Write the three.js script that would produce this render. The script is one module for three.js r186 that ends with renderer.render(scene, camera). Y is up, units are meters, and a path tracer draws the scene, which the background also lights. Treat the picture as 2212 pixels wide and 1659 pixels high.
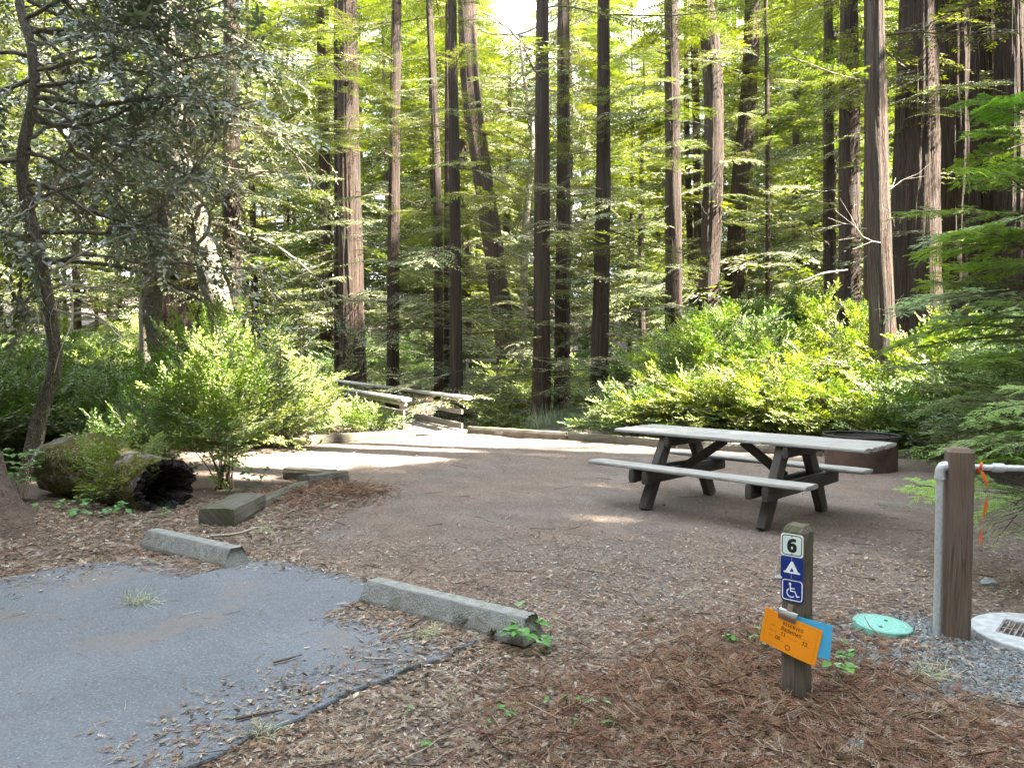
import * as THREE from 'three';
import { mergeGeometries } from 'three/addons/utils/BufferGeometryUtils.js';
import { RoundedBoxGeometry } from 'three/addons/geometries/RoundedBoxGeometry.js';
import { createNoise2D, createNoise3D } from 'simplex-noise';

// ------------------------------------------------------------------ camera, sky, sun, exposure
const scene = new THREE.Scene();
const camera = new THREE.PerspectiveCamera(53.06, 1024 / 767, 0.05, 900);
const EYE = 1.55, PITCH = -2.22 * Math.PI / 180;
camera.position.set(0, EYE, 0);
camera.rotation.x = PITCH;
camera.updateMatrixWorld(true);

const renderer = new THREE.WebGLRenderer({ antialias: true });
renderer.toneMapping = THREE.LinearToneMapping;
renderer.toneMappingExposure = 17;
renderer.shadowMap.enabled = true;

{
  const W = 256, H = 128, data = new Float32Array(W * H * 4);
  for (let j = 0; j < H; j++) {
    const el = Math.max(0, ((j + 0.5) / H - 0.5) * 2);          // 0 at the horizon, 1 overhead
    const t = Math.pow(el, 0.55);
    for (let i = 0; i < W; i++) {
      const o = (j * W + i) * 4;
      data[o] = 0.45 * (1 - t) + 0.29 * t; data[o + 1] = 0.46 * (1 - t) + 0.33 * t; data[o + 2] = 0.47 * (1 - t) + 0.385 * t; data[o + 3] = 1;
    }
  }
  const sky = new THREE.DataTexture(data, W, H, THREE.RGBAFormat, THREE.FloatType);
  sky.mapping = THREE.EquirectangularReflectionMapping; sky.magFilter = THREE.LinearFilter; sky.needsUpdate = true;
  scene.background = sky; scene.environment = sky;
}
const SUN_AZ = 19 * Math.PI / 180, SUN_EL = 47 * Math.PI / 180;   // from the right, a little behind the camera
const SUN = new THREE.Vector3(Math.cos(SUN_EL) * Math.cos(SUN_AZ), Math.sin(SUN_EL), Math.cos(SUN_EL) * Math.sin(SUN_AZ));
const sun = new THREE.DirectionalLight(new THREE.Color(1.0, 0.92, 0.77), 5);
sun.target.position.set(0, 0, -18); sun.position.copy(SUN).multiplyScalar(90).add(sun.target.position);
sun.castShadow = true; sun.shadow.radius = 1;
Object.assign(sun.shadow.camera, { left: -60, right: 60, top: 60, bottom: -60, near: 1, far: 220 });
sun.shadow.mapSize.set(4096, 4096);
scene.add(sun, sun.target);

// ------------------------------------------------------------------ helpers
const V = (x, y, z) => new THREE.Vector3(x, y, z);
function rng(seed) { let s = (seed * 2654435761) >>> 0; return () => { s = (s + 0x6d2b79f5) | 0; let t = Math.imul(s ^ (s >>> 15), 1 | s); t = (t + Math.imul(t ^ (t >>> 7), 61 | t)) ^ t; return ((t ^ (t >>> 14)) >>> 0) / 4294967296; }; }
const n2 = createNoise2D(rng(11)), n3 = createNoise3D(rng(12));
const lerp = (a, b, t) => a + (b - a) * t, clamp = (x, a = 0, b = 1) => Math.min(b, Math.max(a, x));
const sstep = (a, b, x) => { const t = clamp((x - a) / (b - a)); return t * t * (3 - 2 * t); };
const fbm = (x, y, o = 4) => { let s = 0, a = 0.5; for (let i = 0; i < o; i++) { s += a * n2(x, y); x = x * 2.03 + 7.1; y = y * 2.03 - 3.7; a *= 0.5; } return s; };
const F = 829.5 / Math.tan(53.06 / 2 * Math.PI / 180);
// a spot read off the photograph (2212 pixels wide), at a known distance or on the ground
function at(px, py, d) { return V((px - 1106) / F * d, -(py - 829.5) / F * d, -d).applyMatrix4(camera.matrixWorld); }
function ground(px, py, y = 0) { const p = at(px, py, 1).sub(camera.position); const k = (y - EYE) / p.y; return camera.position.clone().addScaledVector(p, k); }

const taken = new Map();
function numbered(name) { const n = taken.get(name) || 0; taken.set(name, n + 1); return n ? name + '_' + String(n).padStart(3, '0') : name; }
function tag(o, label, category, group, kind) {
  if (label) o.userData.label = label; if (category) o.userData.category = category; if (group) o.userData.group = group; if (kind) o.userData.kind = kind;
  return o;
}
function top(o, name, label, category, group, kind) { o.name = numbered(name); tag(o, label, category, group, kind); scene.add(o); return o; }
function thing(name, label, category, group) { return top(new THREE.Group(), name, label, category, group); }
function part(parent, name, geometry, material) { const m = new THREE.Mesh(geometry, material); m.name = name; parent.add(m); return m; }
function structure(name, geometry, material, label) { return top(new THREE.Mesh(geometry, material), name, label, name.replace(/_/g, ' ').split(' ').slice(-1)[0], undefined, 'structure'); }
function geo(pos, idx, opt = {}) {
  const g = new THREE.BufferGeometry();
  g.setAttribute('position', new THREE.Float32BufferAttribute(pos, 3));
  if (opt.uv) g.setAttribute('uv', new THREE.Float32BufferAttribute(opt.uv, 2));
  if (opt.color) g.setAttribute('color', new THREE.Float32BufferAttribute(opt.color, 3));
  if (idx) g.setIndex(idx);
  g.computeVertexNormals();
  return g;
}
// tapered tube through points, rounded by `segs` sides; bend(angle, along, radius) may reshape it; uv in metres
function tube(points, radii, segs = 8, rows = 0, shape = null, seam = -Math.PI / 2, caps = true) {
  const curve = new THREE.CatmullRomCurve3(points, false, 'centripetal');
  rows = rows || (points.length - 1) * 4;
  const pos = [], uv = [], idx = [];
  const len = curve.getLength();
  let ref = V(1, 0, 0);
  const t0 = curve.getTangent(0);
  if (Math.abs(t0.dot(ref)) > 0.9) ref = V(0, 0, 1);
  for (let j = 0; j <= rows; j++) {
    const t = j / rows, p = curve.getPoint(t), tan = curve.getTangent(t);
    const a = ref.clone().addScaledVector(tan, -ref.dot(tan)).normalize(), b = tan.clone().cross(a);
    const k = t * (radii.length - 1), k0 = Math.min(radii.length - 2, Math.floor(k)), r0 = radii.length > 1 ? lerp(radii[k0], radii[k0 + 1], k - k0) : radii[0];
    for (let i = 0; i <= segs; i++) {
      const ang = seam + i / segs * Math.PI * 2;
      const r = shape ? shape(i === segs ? seam : ang, t, r0, p) : r0;
      const c = Math.cos(ang) * r, s = Math.sin(ang) * r;
      pos.push(p.x + a.x * c + b.x * s, p.y + a.y * c + b.y * s, p.z + a.z * c + b.z * s);
      uv.push(i / segs * Math.PI * 2 * radii[0], t * len);
    }
  }
  const w = segs + 1;
  for (let j = 0; j < rows; j++) for (let i = 0; i < segs; i++) { const q = j * w + i; idx.push(q, q + 1, q + w, q + 1, q + w + 1, q + w); }
  if (caps) for (const j of [0, rows]) {
    const c = pos.length / 3, p = curve.getPoint(j / rows);
    pos.push(p.x, p.y, p.z); uv.push(0, 0);
    for (let i = 0; i < segs; i++) { const q = j * w + i; if (j) idx.push(q, q + 1, c); else idx.push(q + 1, q, c); }
  }
  const g = geo(pos, idx, { uv });
  // close the shading seam
  const nn = g.attributes.normal;
  for (let j = 0; j <= rows; j++) { const q = j * w, e = q + segs; const x = nn.getX(q) + nn.getX(e), y = nn.getY(q) + nn.getY(e), z = nn.getZ(q) + nn.getZ(e), l = Math.hypot(x, y, z) || 1; nn.setXYZ(q, x / l, y / l, z / l); nn.setXYZ(e, x / l, y / l, z / l); }
  return g;
}
const box = (w, h, d, r = 0.006) => new RoundedBoxGeometry(w, h, d, 2, Math.min(r, w / 2.1, h / 2.1, d / 2.1));
// a sawn board with slightly worn, wavy faces; long side along x; uv in metres with the grain along u
function board(L, h, w, seed, wear = 0.003, chamfer = 0.005) {
  const g = new THREE.BoxGeometry(L, h, w, Math.max(2, Math.round(L / 0.08)), 3, 4).toNonIndexed();
  const p = g.attributes.position, q = g.attributes.uv, nr = g.attributes.normal;
  for (let i = 0; i < p.count; i++) {
    let x = p.getX(i), y = p.getY(i), z = p.getZ(i);
    const nx = Math.abs(nr.getX(i)), ny = Math.abs(nr.getY(i));
    q.setXY(i, x + seed * 1.37, (nx > 0.5 ? y + z : ny > 0.5 ? z : y + w) + seed * 0.61);
    const ey = Math.abs(Math.abs(y) - h / 2) < 1e-5, ez = Math.abs(Math.abs(z) - w / 2) < 1e-5, ex = Math.abs(Math.abs(x) - L / 2) < 1e-5;
    const k = n3(x * 2.2 + seed * 9, Math.sign(y) * 3, Math.sign(z) * 3 + seed) * wear;
    if (ey && ez) { y -= Math.sign(y) * chamfer; z -= Math.sign(z) * chamfer; }
    if (ey) y += k; if (ez) z += k * 1.3;
    if (ex) x -= Math.sign(x) * (0.004 * (ey || ez ? 1 : 0) + 0.004 * n3(z * 30, y * 30, seed));
    p.setXYZ(i, x, y, z);
  }
  g.computeVertexNormals();
  return g;
}
const place = (g, x, y, z, ry = 0, rx = 0, rz = 0) => g.applyMatrix4(new THREE.Matrix4().compose(V(x, y, z), new THREE.Quaternion().setFromEuler(new THREE.Euler(rx, ry, rz, 'YXZ')), V(1, 1, 1)));
// a board running from a to b, its top face up
function boardBetween(a, b, h, w, seed, wear, chamfer, roll = 0) {
  const d = b.clone().sub(a), L = d.length(); const x = d.normalize(), z = x.clone().cross(V(0, 1, 0)).normalize(), y = z.clone().cross(x);
  if (roll) { const c = Math.cos(roll), s = Math.sin(roll), y2 = y.clone().multiplyScalar(c).addScaledVector(z, s), z2 = z.clone().multiplyScalar(c).addScaledVector(y, -s); y.copy(y2); z.copy(z2); }
  return board(L, h, w, seed, wear, chamfer).applyMatrix4(new THREE.Matrix4().makeBasis(x, y, z).setPosition(a.clone().add(b).multiplyScalar(0.5)));
}

// ------------------------------------------------------------------ textures
function texture(size, fn, { srgb = true, w = size, h = size, wrap = THREE.MirroredRepeatWrapping } = {}) {
  const data = new Uint8Array(w * h * 4), c = [0, 0, 0];
  for (let j = 0; j < h; j++) for (let i = 0; i < w; i++) {
    fn(i / w, j / h, c);
    const o = (j * w + i) * 4;
    for (let k = 0; k < 3; k++) { let v = clamp(c[k]); if (srgb) v = v <= 0.0031308 ? v * 12.92 : 1.055 * Math.pow(v, 1 / 2.4) - 0.055; data[o + k] = Math.round(v * 255); }
    data[o + 3] = 255;
  }
  const t = new THREE.DataTexture(data, w, h, THREE.RGBAFormat, THREE.UnsignedByteType);
  t.wrapS = t.wrapT = wrap; t.magFilter = THREE.LinearFilter; t.minFilter = THREE.LinearMipmapLinearFilter; t.generateMipmaps = true;
  if (srgb) t.colorSpace = THREE.SRGBColorSpace;
  t.needsUpdate = true;
  return t;
}
const rep = (t, x, y = x) => { t.repeat.set(1 / x, 1 / y); return t; };
const std = (o) => new THREE.MeshStandardMaterial({ roughness: 0.9, ...o });
const mixc = (c, a, b, t) => { for (let k = 0; k < 3; k++) c[k] = lerp(a[k], b[k], t); };

// redwood bark: long stringy ridges, red-brown with weathered grey strands; tile 1 m round, 4 m up
const strands = (u, v) => {
  const w = n2(u * 3, v * 1.6) * 0.035 + n2(u * 9, v * 4) * 0.01;
  const a = n2((u + w) * 26, v * 1.1), b = n2((u + w) * 60 + 9, v * 2.6), c = n2(u * 150, v * 14);
  const ridge = 1 - Math.abs(a);
  return clamp(0.12 + 0.55 * ridge * ridge + 0.22 * b + 0.12 * c);
};
const barkMap = rep(texture(0, (u, v, c) => {
  const s = strands(u, v), g = clamp(0.5 + 0.9 * fbm(u * 7 + 30, v * 1.2, 3) + 0.35 * n2(u * 40, v * 2));
  mixc(c, [0.066, 0.03, 0.017], [0.088, 0.072, 0.058], g * 0.8);
  const k = 0.3 + 0.95 * s; for (let q = 0; q < 3; q++) c[q] *= k;
}, { w: 512, h: 1024 }), 1, 4);
const barkBump = rep(texture(0, (u, v, c) => { c[0] = c[1] = c[2] = strands(u, v); }, { w: 512, h: 1024, srgb: false }), 1, 4);
const redwoodBark = std({ map: barkMap, bumpMap: barkBump, bumpScale: 0.06, roughness: 0.95 });
const sunlitBark = std({ color: new THREE.Color().setRGB(1.3, 1.4, 1.45), map: barkMap, bumpMap: barkBump, bumpScale: 0.06, roughness: 0.95 });  // same redwood bark, its colour lightened to stand in for strong sun
// grey furrowed bark of the broadleaved trees, with lichen and moss patches
const plates = (u, v) => clamp(0.5 + 0.55 * (1 - Math.abs(n2(u * 18, v * 7)) * 1.6) + 0.25 * n2(u * 50, v * 30) - 0.2);
const oakMap = rep(texture(0, (u, v, c) => {
  const s = plates(u, v); mixc(c, [0.06, 0.048, 0.038], [0.2, 0.175, 0.145], s);
  const l = sstep(0.25, 0.5, fbm(u * 9 + 5, v * 9, 3)); mixc(c, [...c], [0.33, 0.33, 0.28], l * 0.45);
  const m = sstep(0.12, 0.4, fbm(u * 5 + 50, v * 4, 4)); mixc(c, [...c], [0.075, 0.08, 0.02], m * 0.75);
}, { w: 512, h: 512 }), 0.8, 0.8);
const oakBump = rep(texture(0, (u, v, c) => { c[0] = c[1] = c[2] = plates(u, v); }, { w: 512, h: 512, srgb: false }), 0.8, 0.8);
const oakBark = std({ map: oakMap, bumpMap: oakBump, bumpScale: 0.014 });
const pineMap = rep(texture(0, (u, v, c) => {
  const s = plates(u * 0.8, v * 0.8); mixc(c, [0.07, 0.045, 0.035], [0.3, 0.2, 0.145], s);
  const g = sstep(0.0, 0.5, fbm(u * 6 + 15, v * 6, 3)); mixc(c, [...c], [0.2, 0.19, 0.17], g * 0.6);
}, { w: 512, h: 512 }), 0.7, 0.7);
const flakyBark = std({ map: pineMap, bumpMap: oakBump, bumpScale: 0.03 });
// weathered timber: grain along u
const grain = (u, v) => { const w = n2(u * 0.8, v * 3) * 0.02; return clamp(0.5 + 0.3 * n2(u * 2.2, (v + w) * 90) + 0.25 * n2(u * 6, (v + w) * 220) + 0.15 * n2(u * 1.1, v * 26)); };
const timber = (dark, light, tone, tint, seed, mossy = 0) => rep(texture(0, (u, v, c) => {
  const s = grain(u * 2 + seed, v + seed); mixc(c, dark, light, s);
  const k = clamp(0.5 + fbm(u * 3 + seed, v * 6, 4)); mixc(c, [...c], tint, tone * k);
  const crack = sstep(0.82, 0.93, 1 - Math.abs(n2(u * 1.6 + seed * 3, v * 34))) * sstep(0.05, 0.4, n2(u * 3 + 3, v * 9 + seed)); for (let q = 0; q < 3; q++) c[q] *= 1 - 0.45 * crack;
  if (mossy) { const m = sstep(0.02, 0.35, fbm(u * 5 + 70, v * 5 + seed, 5)); mixc(c, [...c], [0.06, 0.068, 0.022], m * mossy); }
}, { w: 1024, h: 512 }), 2, 1);
const grainBump = rep(texture(0, (u, v, c) => { c[0] = c[1] = c[2] = grain(u * 2, v); }, { w: 1024, h: 512, srgb: false }), 2, 1);
const woodGrey = std({ map: timber([0.22, 0.21, 0.192], [0.43, 0.412, 0.385], 0.45, [0.24, 0.226, 0.205], 1), bumpMap: grainBump, bumpScale: 0.004, roughness: 0.85 });
const woodDark = std({ map: timber([0.03, 0.026, 0.022], [0.085, 0.075, 0.065], 0.4, [0.04, 0.033, 0.028], 2), bumpMap: grainBump, bumpScale: 0.004, roughness: 0.9 });
const woodEdging = std({ map: timber([0.055, 0.05, 0.042], [0.17, 0.152, 0.128], 0.4, [0.08, 0.066, 0.05], 3, 0.6), bumpMap: grainBump, bumpScale: 0.006 });
const woodBridge = std({ map: timber([0.11, 0.095, 0.085], [0.25, 0.225, 0.205], 0.4, [0.12, 0.1, 0.085], 4, 0.15), bumpMap: grainBump, bumpScale: 0.004 });
const woodPost = std({ map: timber([0.075, 0.06, 0.045], [0.19, 0.155, 0.125], 0.45, [0.11, 0.09, 0.06], 5, 0.55), bumpMap: grainBump, bumpScale: 0.005 });
const woodBrown = std({ map: timber([0.075, 0.046, 0.03], [0.19, 0.13, 0.095], 0.5, [0.13, 0.11, 0.095], 6), bumpMap: grainBump, bumpScale: 0.004 });

// forest floor: duff, tile 5 m
const duffMap = (() => {
  const S = 2048, c = document.createElement('canvas'); c.width = c.height = S; const x = c.getContext('2d'), R = rng(5);
  x.fillStyle = 'rgb(106,93,86)'; x.fillRect(0, 0, S, S);
  const tones = [[128, 110, 100], [108, 90, 80], [150, 130, 117], [78, 65, 58], [178, 158, 142], [122, 112, 106], [62, 51, 46], [134, 102, 86]];
  for (let i = 0; i < 95000; i++) { // one needle or crumb after another
    const t = tones[Math.floor(R() * R() * tones.length * 0.999)], k = 0.8 + 0.4 * R(), px = R() * S, py = R() * S, l = 4 + 16 * R() * R(), a = R() * 6.283, dx = Math.cos(a) * l, dy = Math.sin(a) * l;
    x.strokeStyle = `rgba(${t[0] * k | 0},${t[1] * k | 0},${t[2] * k | 0},${(0.45 + 0.5 * R()).toFixed(2)})`; x.lineWidth = 1.2 + 2.4 * R() * R();
    for (const ox of px + dx > S || px + dx < 0 ? [0, dx > 0 ? -S : S] : [0]) for (const oy of py + dy > S || py + dy < 0 ? [0, dy > 0 ? -S : S] : [0]) { x.beginPath(); x.moveTo(px + ox, py + oy); x.quadraticCurveTo(px + ox + dx * 0.5 + (R() - 0.5) * 4, py + oy + dy * 0.5 + (R() - 0.5) * 4, px + ox + dx, py + oy + dy); x.stroke(); }
  }
  const t = new THREE.CanvasTexture(c); t.colorSpace = THREE.SRGBColorSpace; t.wrapS = t.wrapT = THREE.RepeatWrapping; t.magFilter = THREE.LinearFilter; return rep(t, 2.7);
})();
const duffBump = rep(texture(512, (u, v, c) => { c[0] = c[1] = c[2] = clamp(0.5 + 0.3 * fbm(u * 60, v * 60, 3) + 0.3 * n2(u * 180, v * 180)); }, { srgb: false }), 3.1);
const duff = std({ map: duffMap, bumpMap: duffBump, bumpScale: 0.012, roughness: 1, vertexColors: true });
const asphaltMap = rep(texture(2048, (u, v, c) => {
  const a = n2(u * 700, v * 700), b = n2(u * 330 + 4, v * 330), e = fbm(u * 5, v * 5, 5), s = n2(u * 90, v * 90);
  const k = 0.132 + 0.02 * a + 0.022 * b + 0.03 * e + 0.01 * s;
  c[0] = k * 0.93; c[1] = k * 1.0; c[2] = k * 1.13;
  if (a > 0.66 && b > 0.1) mixc(c, [...c], [0.33, 0.32, 0.31], 0.75);
  const dust = sstep(0.16, 0.5, fbm(u * 7 + 40, v * 7, 5)); mixc(c, [...c], [0.17, 0.135, 0.115], dust * 0.45);
}), 8);
const asphaltBump = rep(texture(1024, (u, v, c) => { c[0] = c[1] = c[2] = clamp(0.5 + 0.35 * n2(u * 300, v * 300) + 0.2 * n2(u * 140, v * 140)); }, { srgb: false }), 3);
const asphalt = std({ map: asphaltMap, bumpMap: asphaltBump, bumpScale: 0.004, roughness: 0.88 });
const concreteMap = rep(texture(512, (u, v, c) => {
  const a = n2(u * 120, v * 120), e = fbm(u * 6, v * 6, 4), l = sstep(0.18, 0.4, fbm(u * 11 + 8, v * 11, 4)), m = sstep(0.38, 0.5, fbm(u * 5 + 60, v * 5 + 9, 4));
  const k = 0.23 + 0.035 * a + 0.07 * e; c[0] = k; c[1] = k * 1.0; c[2] = k * 0.93;
  mixc(c, [...c], [0.15, 0.145, 0.125], l * 0.4); mixc(c, [...c], [0.1, 0.095, 0.04], m * 0.4);
  if (n2(u * 70 + 5, v * 70) < -0.72) for (let q = 0; q < 3; q++) c[q] *= 0.5;
}), 0.9);
const concrete = std({ map: concreteMap, bumpMap: asphaltBump, bumpScale: 0.006, roughness: 0.95 });

// foliage: thin leaves that let some light through
const leafMat = (r, g, b, t = 0.42, extra = {}) => new THREE.MeshPhysicalMaterial({ color: new THREE.Color().setRGB(r, g, b), roughness: 0.95, transmission: t, thickness: 0, side: THREE.DoubleSide, ...extra });
const redwoodLeaf = leafMat(0.112, 0.155, 0.005, 0.54);
const redwoodNear = leafMat(0.13, 0.25, 0.016, 0.45);
const oakLeaf = leafMat(0.085, 0.11, 0.05, 0.3, { clearcoat: 1, clearcoatRoughness: 0.2 });
const berryLeaf = leafMat(0.088, 0.15, 0.01, 0.45, { clearcoat: 0.2, clearcoatRoughness: 0.4 });
const softLeaf = leafMat(0.11, 0.26, 0.05, 0.42);
const twigWood = std({ color: new THREE.Color().setRGB(0.1, 0.075, 0.055) });
const paleTwig = std({ color: new THREE.Color().setRGB(0.36, 0.32, 0.27) });

// ------------------------------------------------------------------ the ground
const mounds = [[0.9, -3.25, 0.4, 0.055], [1.6, -3.0, 0.4, 0.02], [0.4, -3.2, 0.5, 0.02], [-2.12, -8.0, 0.55, 0.11], [-2.2, -8.7, 0.3, 0.06], [-4.6, -6.6, 0.9, 0.1], [-3.4, -6.6, 0.7, 0.03], [0.7, -2.6, 0.6, 0.03], [2.2, -2.5, 0.5, 0.03]];
function H(x, z) {
  const d = -z;
  let y = -1.3 * sstep(15.8, 19.5, d) * (1 - sstep(25, 30, d)) * (1 - sstep(1.5, 7, x));
  y += 0.55 * sstep(4.2, 9, x) * sstep(11.5, 17, d);
  y += 15 * sstep(60, 190, Math.hypot(x, d - 8));
  const wild = Math.max(sstep(13, 17, d), sstep(4.5, 7, Math.abs(x + 0.3)));
  y += n2(x * 0.35, z * 0.35) * 0.1 * wild + fbm(x * 1.3, z * 1.3, 3) * lerp(0.016, 0.06, wild);
  for (const [mx, mz, r, h] of mounds) y += h * Math.exp(-((x - mx) ** 2 + (z - mz) ** 2) / (r * r));
  return y;
}
{
  const NX = 300, NZ = 320, pos = [], uv = [], col = [], idx = [];
  const sx = (t) => { const a = 2 * t - 1; return 14 * a + 380 * Math.pow(Math.abs(a), 5) * a; };
  const sz = (t) => { const a = t - 0.2; return a < 0 ? -a * 40 + 9000 * a ** 4 : -(a * 24 + 900 * a ** 4.5); };
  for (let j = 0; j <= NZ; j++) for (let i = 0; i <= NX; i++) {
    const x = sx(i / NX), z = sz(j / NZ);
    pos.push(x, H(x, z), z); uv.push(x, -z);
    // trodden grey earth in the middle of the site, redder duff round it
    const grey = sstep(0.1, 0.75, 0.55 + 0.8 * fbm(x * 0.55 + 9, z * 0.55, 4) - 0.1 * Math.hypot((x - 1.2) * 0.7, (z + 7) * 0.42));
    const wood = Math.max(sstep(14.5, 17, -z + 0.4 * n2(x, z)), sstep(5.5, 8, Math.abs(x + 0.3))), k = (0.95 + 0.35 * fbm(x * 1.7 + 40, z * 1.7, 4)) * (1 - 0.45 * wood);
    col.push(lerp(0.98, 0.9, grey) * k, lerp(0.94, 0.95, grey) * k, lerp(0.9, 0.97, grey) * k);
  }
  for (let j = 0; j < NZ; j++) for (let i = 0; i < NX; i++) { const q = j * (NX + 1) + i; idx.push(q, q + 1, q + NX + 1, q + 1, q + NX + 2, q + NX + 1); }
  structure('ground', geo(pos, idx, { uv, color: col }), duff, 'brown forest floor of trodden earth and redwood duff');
}
const onSite = [[-300, 1300], [0, 1260], [90, 1241], [200, 1223], [330, 1214], [440, 1212], [545, 1214], [650, 1226], [760, 1252], [860, 1276], [960, 1318], [1040, 1362], [1030, 1395], [960, 1426], [900, 1450], [800, 1486], [700, 1530], [640, 1560], [520, 1616], [400, 1668], [250, 1740]].map(([a, b]) => ground(a, b));
onSite.push(V(-1.35, 0, -1.2), V(-1.1, 0, 4), V(-11, 0, 4), V(-11, 0, -4));
{
  const pts = [];
  for (let i = 0; i < onSite.length; i++) {
    const a = onSite[i], b = onSite[(i + 1) % onSite.length], n = Math.max(1, Math.round(a.distanceTo(b) / 0.05));
    for (let k = 0; k < n; k++) { const x = lerp(a.x, b.x, k / n), z = lerp(a.z, b.z, k / n); pts.push(new THREE.Vector2(x + 0.05 * fbm(x * 3, z * 3, 4), -(z + 0.05 * fbm(x * 3 + 9, z * 3, 4)))); }
  }
  const g = new THREE.ExtrudeGeometry(new THREE.Shape(pts), { depth: 0.06, bevelEnabled: true, bevelSize: 0.012, bevelThickness: 0.01, bevelSegments: 2 });
  g.rotateX(-Math.PI / 2); g.translate(0, -0.04, 0);
  structure('asphalt_pavement', g, asphalt, 'blue grey asphalt parking pad with ragged edge');
}
const inPad = (() => { const P = onSite; return (x, z) => { let c = false; for (let i = 0, j = P.length - 1; i < P.length; j = i++) if ((P[i].z > z) !== (P[j].z > z) && x < (P[j].x - P[i].x) * (z - P[i].z) / (P[j].z - P[i].z) + P[i].x) c = !c; return c; }; })();
const yAt = (x, z) => (inPad(x, z) ? 0.031 : H(x, z));

// ------------------------------------------------------------------ foliage pieces
class Bag { // triangles of one mesh
  constructor() { this.p = []; this.i = []; }
  v(x, y, z) { this.p.push(x, y, z); return this.p.length / 3 - 1; }
  tri(a, b, c) { this.i.push(a, b, c); }
  // a narrow pointed blade from point o along d (length l), half width w across c, bent down by sag
  kite(o, d, c, l, w, sag = 0, mid = 0.42) {
    const a = this.v(o.x, o.y, o.z), m = l * mid;
    const b = this.v(o.x + d.x * m + c.x * w, o.y + d.y * m + c.y * w - sag * 0.25, o.z + d.z * m + c.z * w), e = this.v(o.x + d.x * m - c.x * w, o.y + d.y * m - c.y * w - sag * 0.25, o.z + d.z * m - c.z * w);
    const t = this.v(o.x + d.x * l, o.y + d.y * l - sag, o.z + d.z * l);
    this.tri(a, b, t); this.tri(a, t, e);
  }
  // a broad leaf folded along its midrib
  leaf(o, d, c, n, l, w, fold = 0.3, curl = 0.15) {
    const P = (u, s, k) => this.v(o.x + d.x * l * u + c.x * w * s + n.x * k, o.y + d.y * l * u + c.y * w * s + n.y * k, o.z + d.z * l * u + c.z * w * s + n.z * k);
    const a = P(0, 0, 0), m1 = P(0.35, 0, 0), m2 = P(0.7, 0, -curl * l * 0.3), t = P(1, 0, -curl * l);
    const f = fold * w, l1 = P(0.3, 0.92, f), l2 = P(0.68, 0.75, f * 0.8 - curl * l * 0.3), r1 = P(0.3, -0.92, f), r2 = P(0.68, -0.75, f * 0.8 - curl * l * 0.3);
    this.tri(a, l1, m1); this.tri(m1, l1, l2); this.tri(m1, l2, m2); this.tri(m2, l2, t);
    this.tri(a, m1, r1); this.tri(m1, r2, r1); this.tri(m1, m2, r2); this.tri(m2, t, r2);
  }
  rod(a, b, r0, r1) { // three-sided twig
    const d = b.clone().sub(a).normalize(), u = Math.abs(d.y) < 0.9 ? V(0, 1, 0) : V(1, 0, 0), x = d.clone().cross(u).normalize(), y = d.clone().cross(x), q = [];
    for (const [p, r] of [[a, r0], [b, r1]]) for (let k = 0; k < 3; k++) { const g = k * 2.0944; q.push(this.v(p.x + (x.x * Math.cos(g) + y.x * Math.sin(g)) * r, p.y + (x.y * Math.cos(g) + y.y * Math.sin(g)) * r, p.z + (x.z * Math.cos(g) + y.z * Math.sin(g)) * r)); }
    for (let k = 0; k < 3; k++) { const n = (k + 1) % 3; this.tri(q[k], q[n], q[k + 3]); this.tri(q[n], q[n + 3], q[k + 3]); }
  }
  build() { return geo(this.p, this.i); }
}
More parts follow.
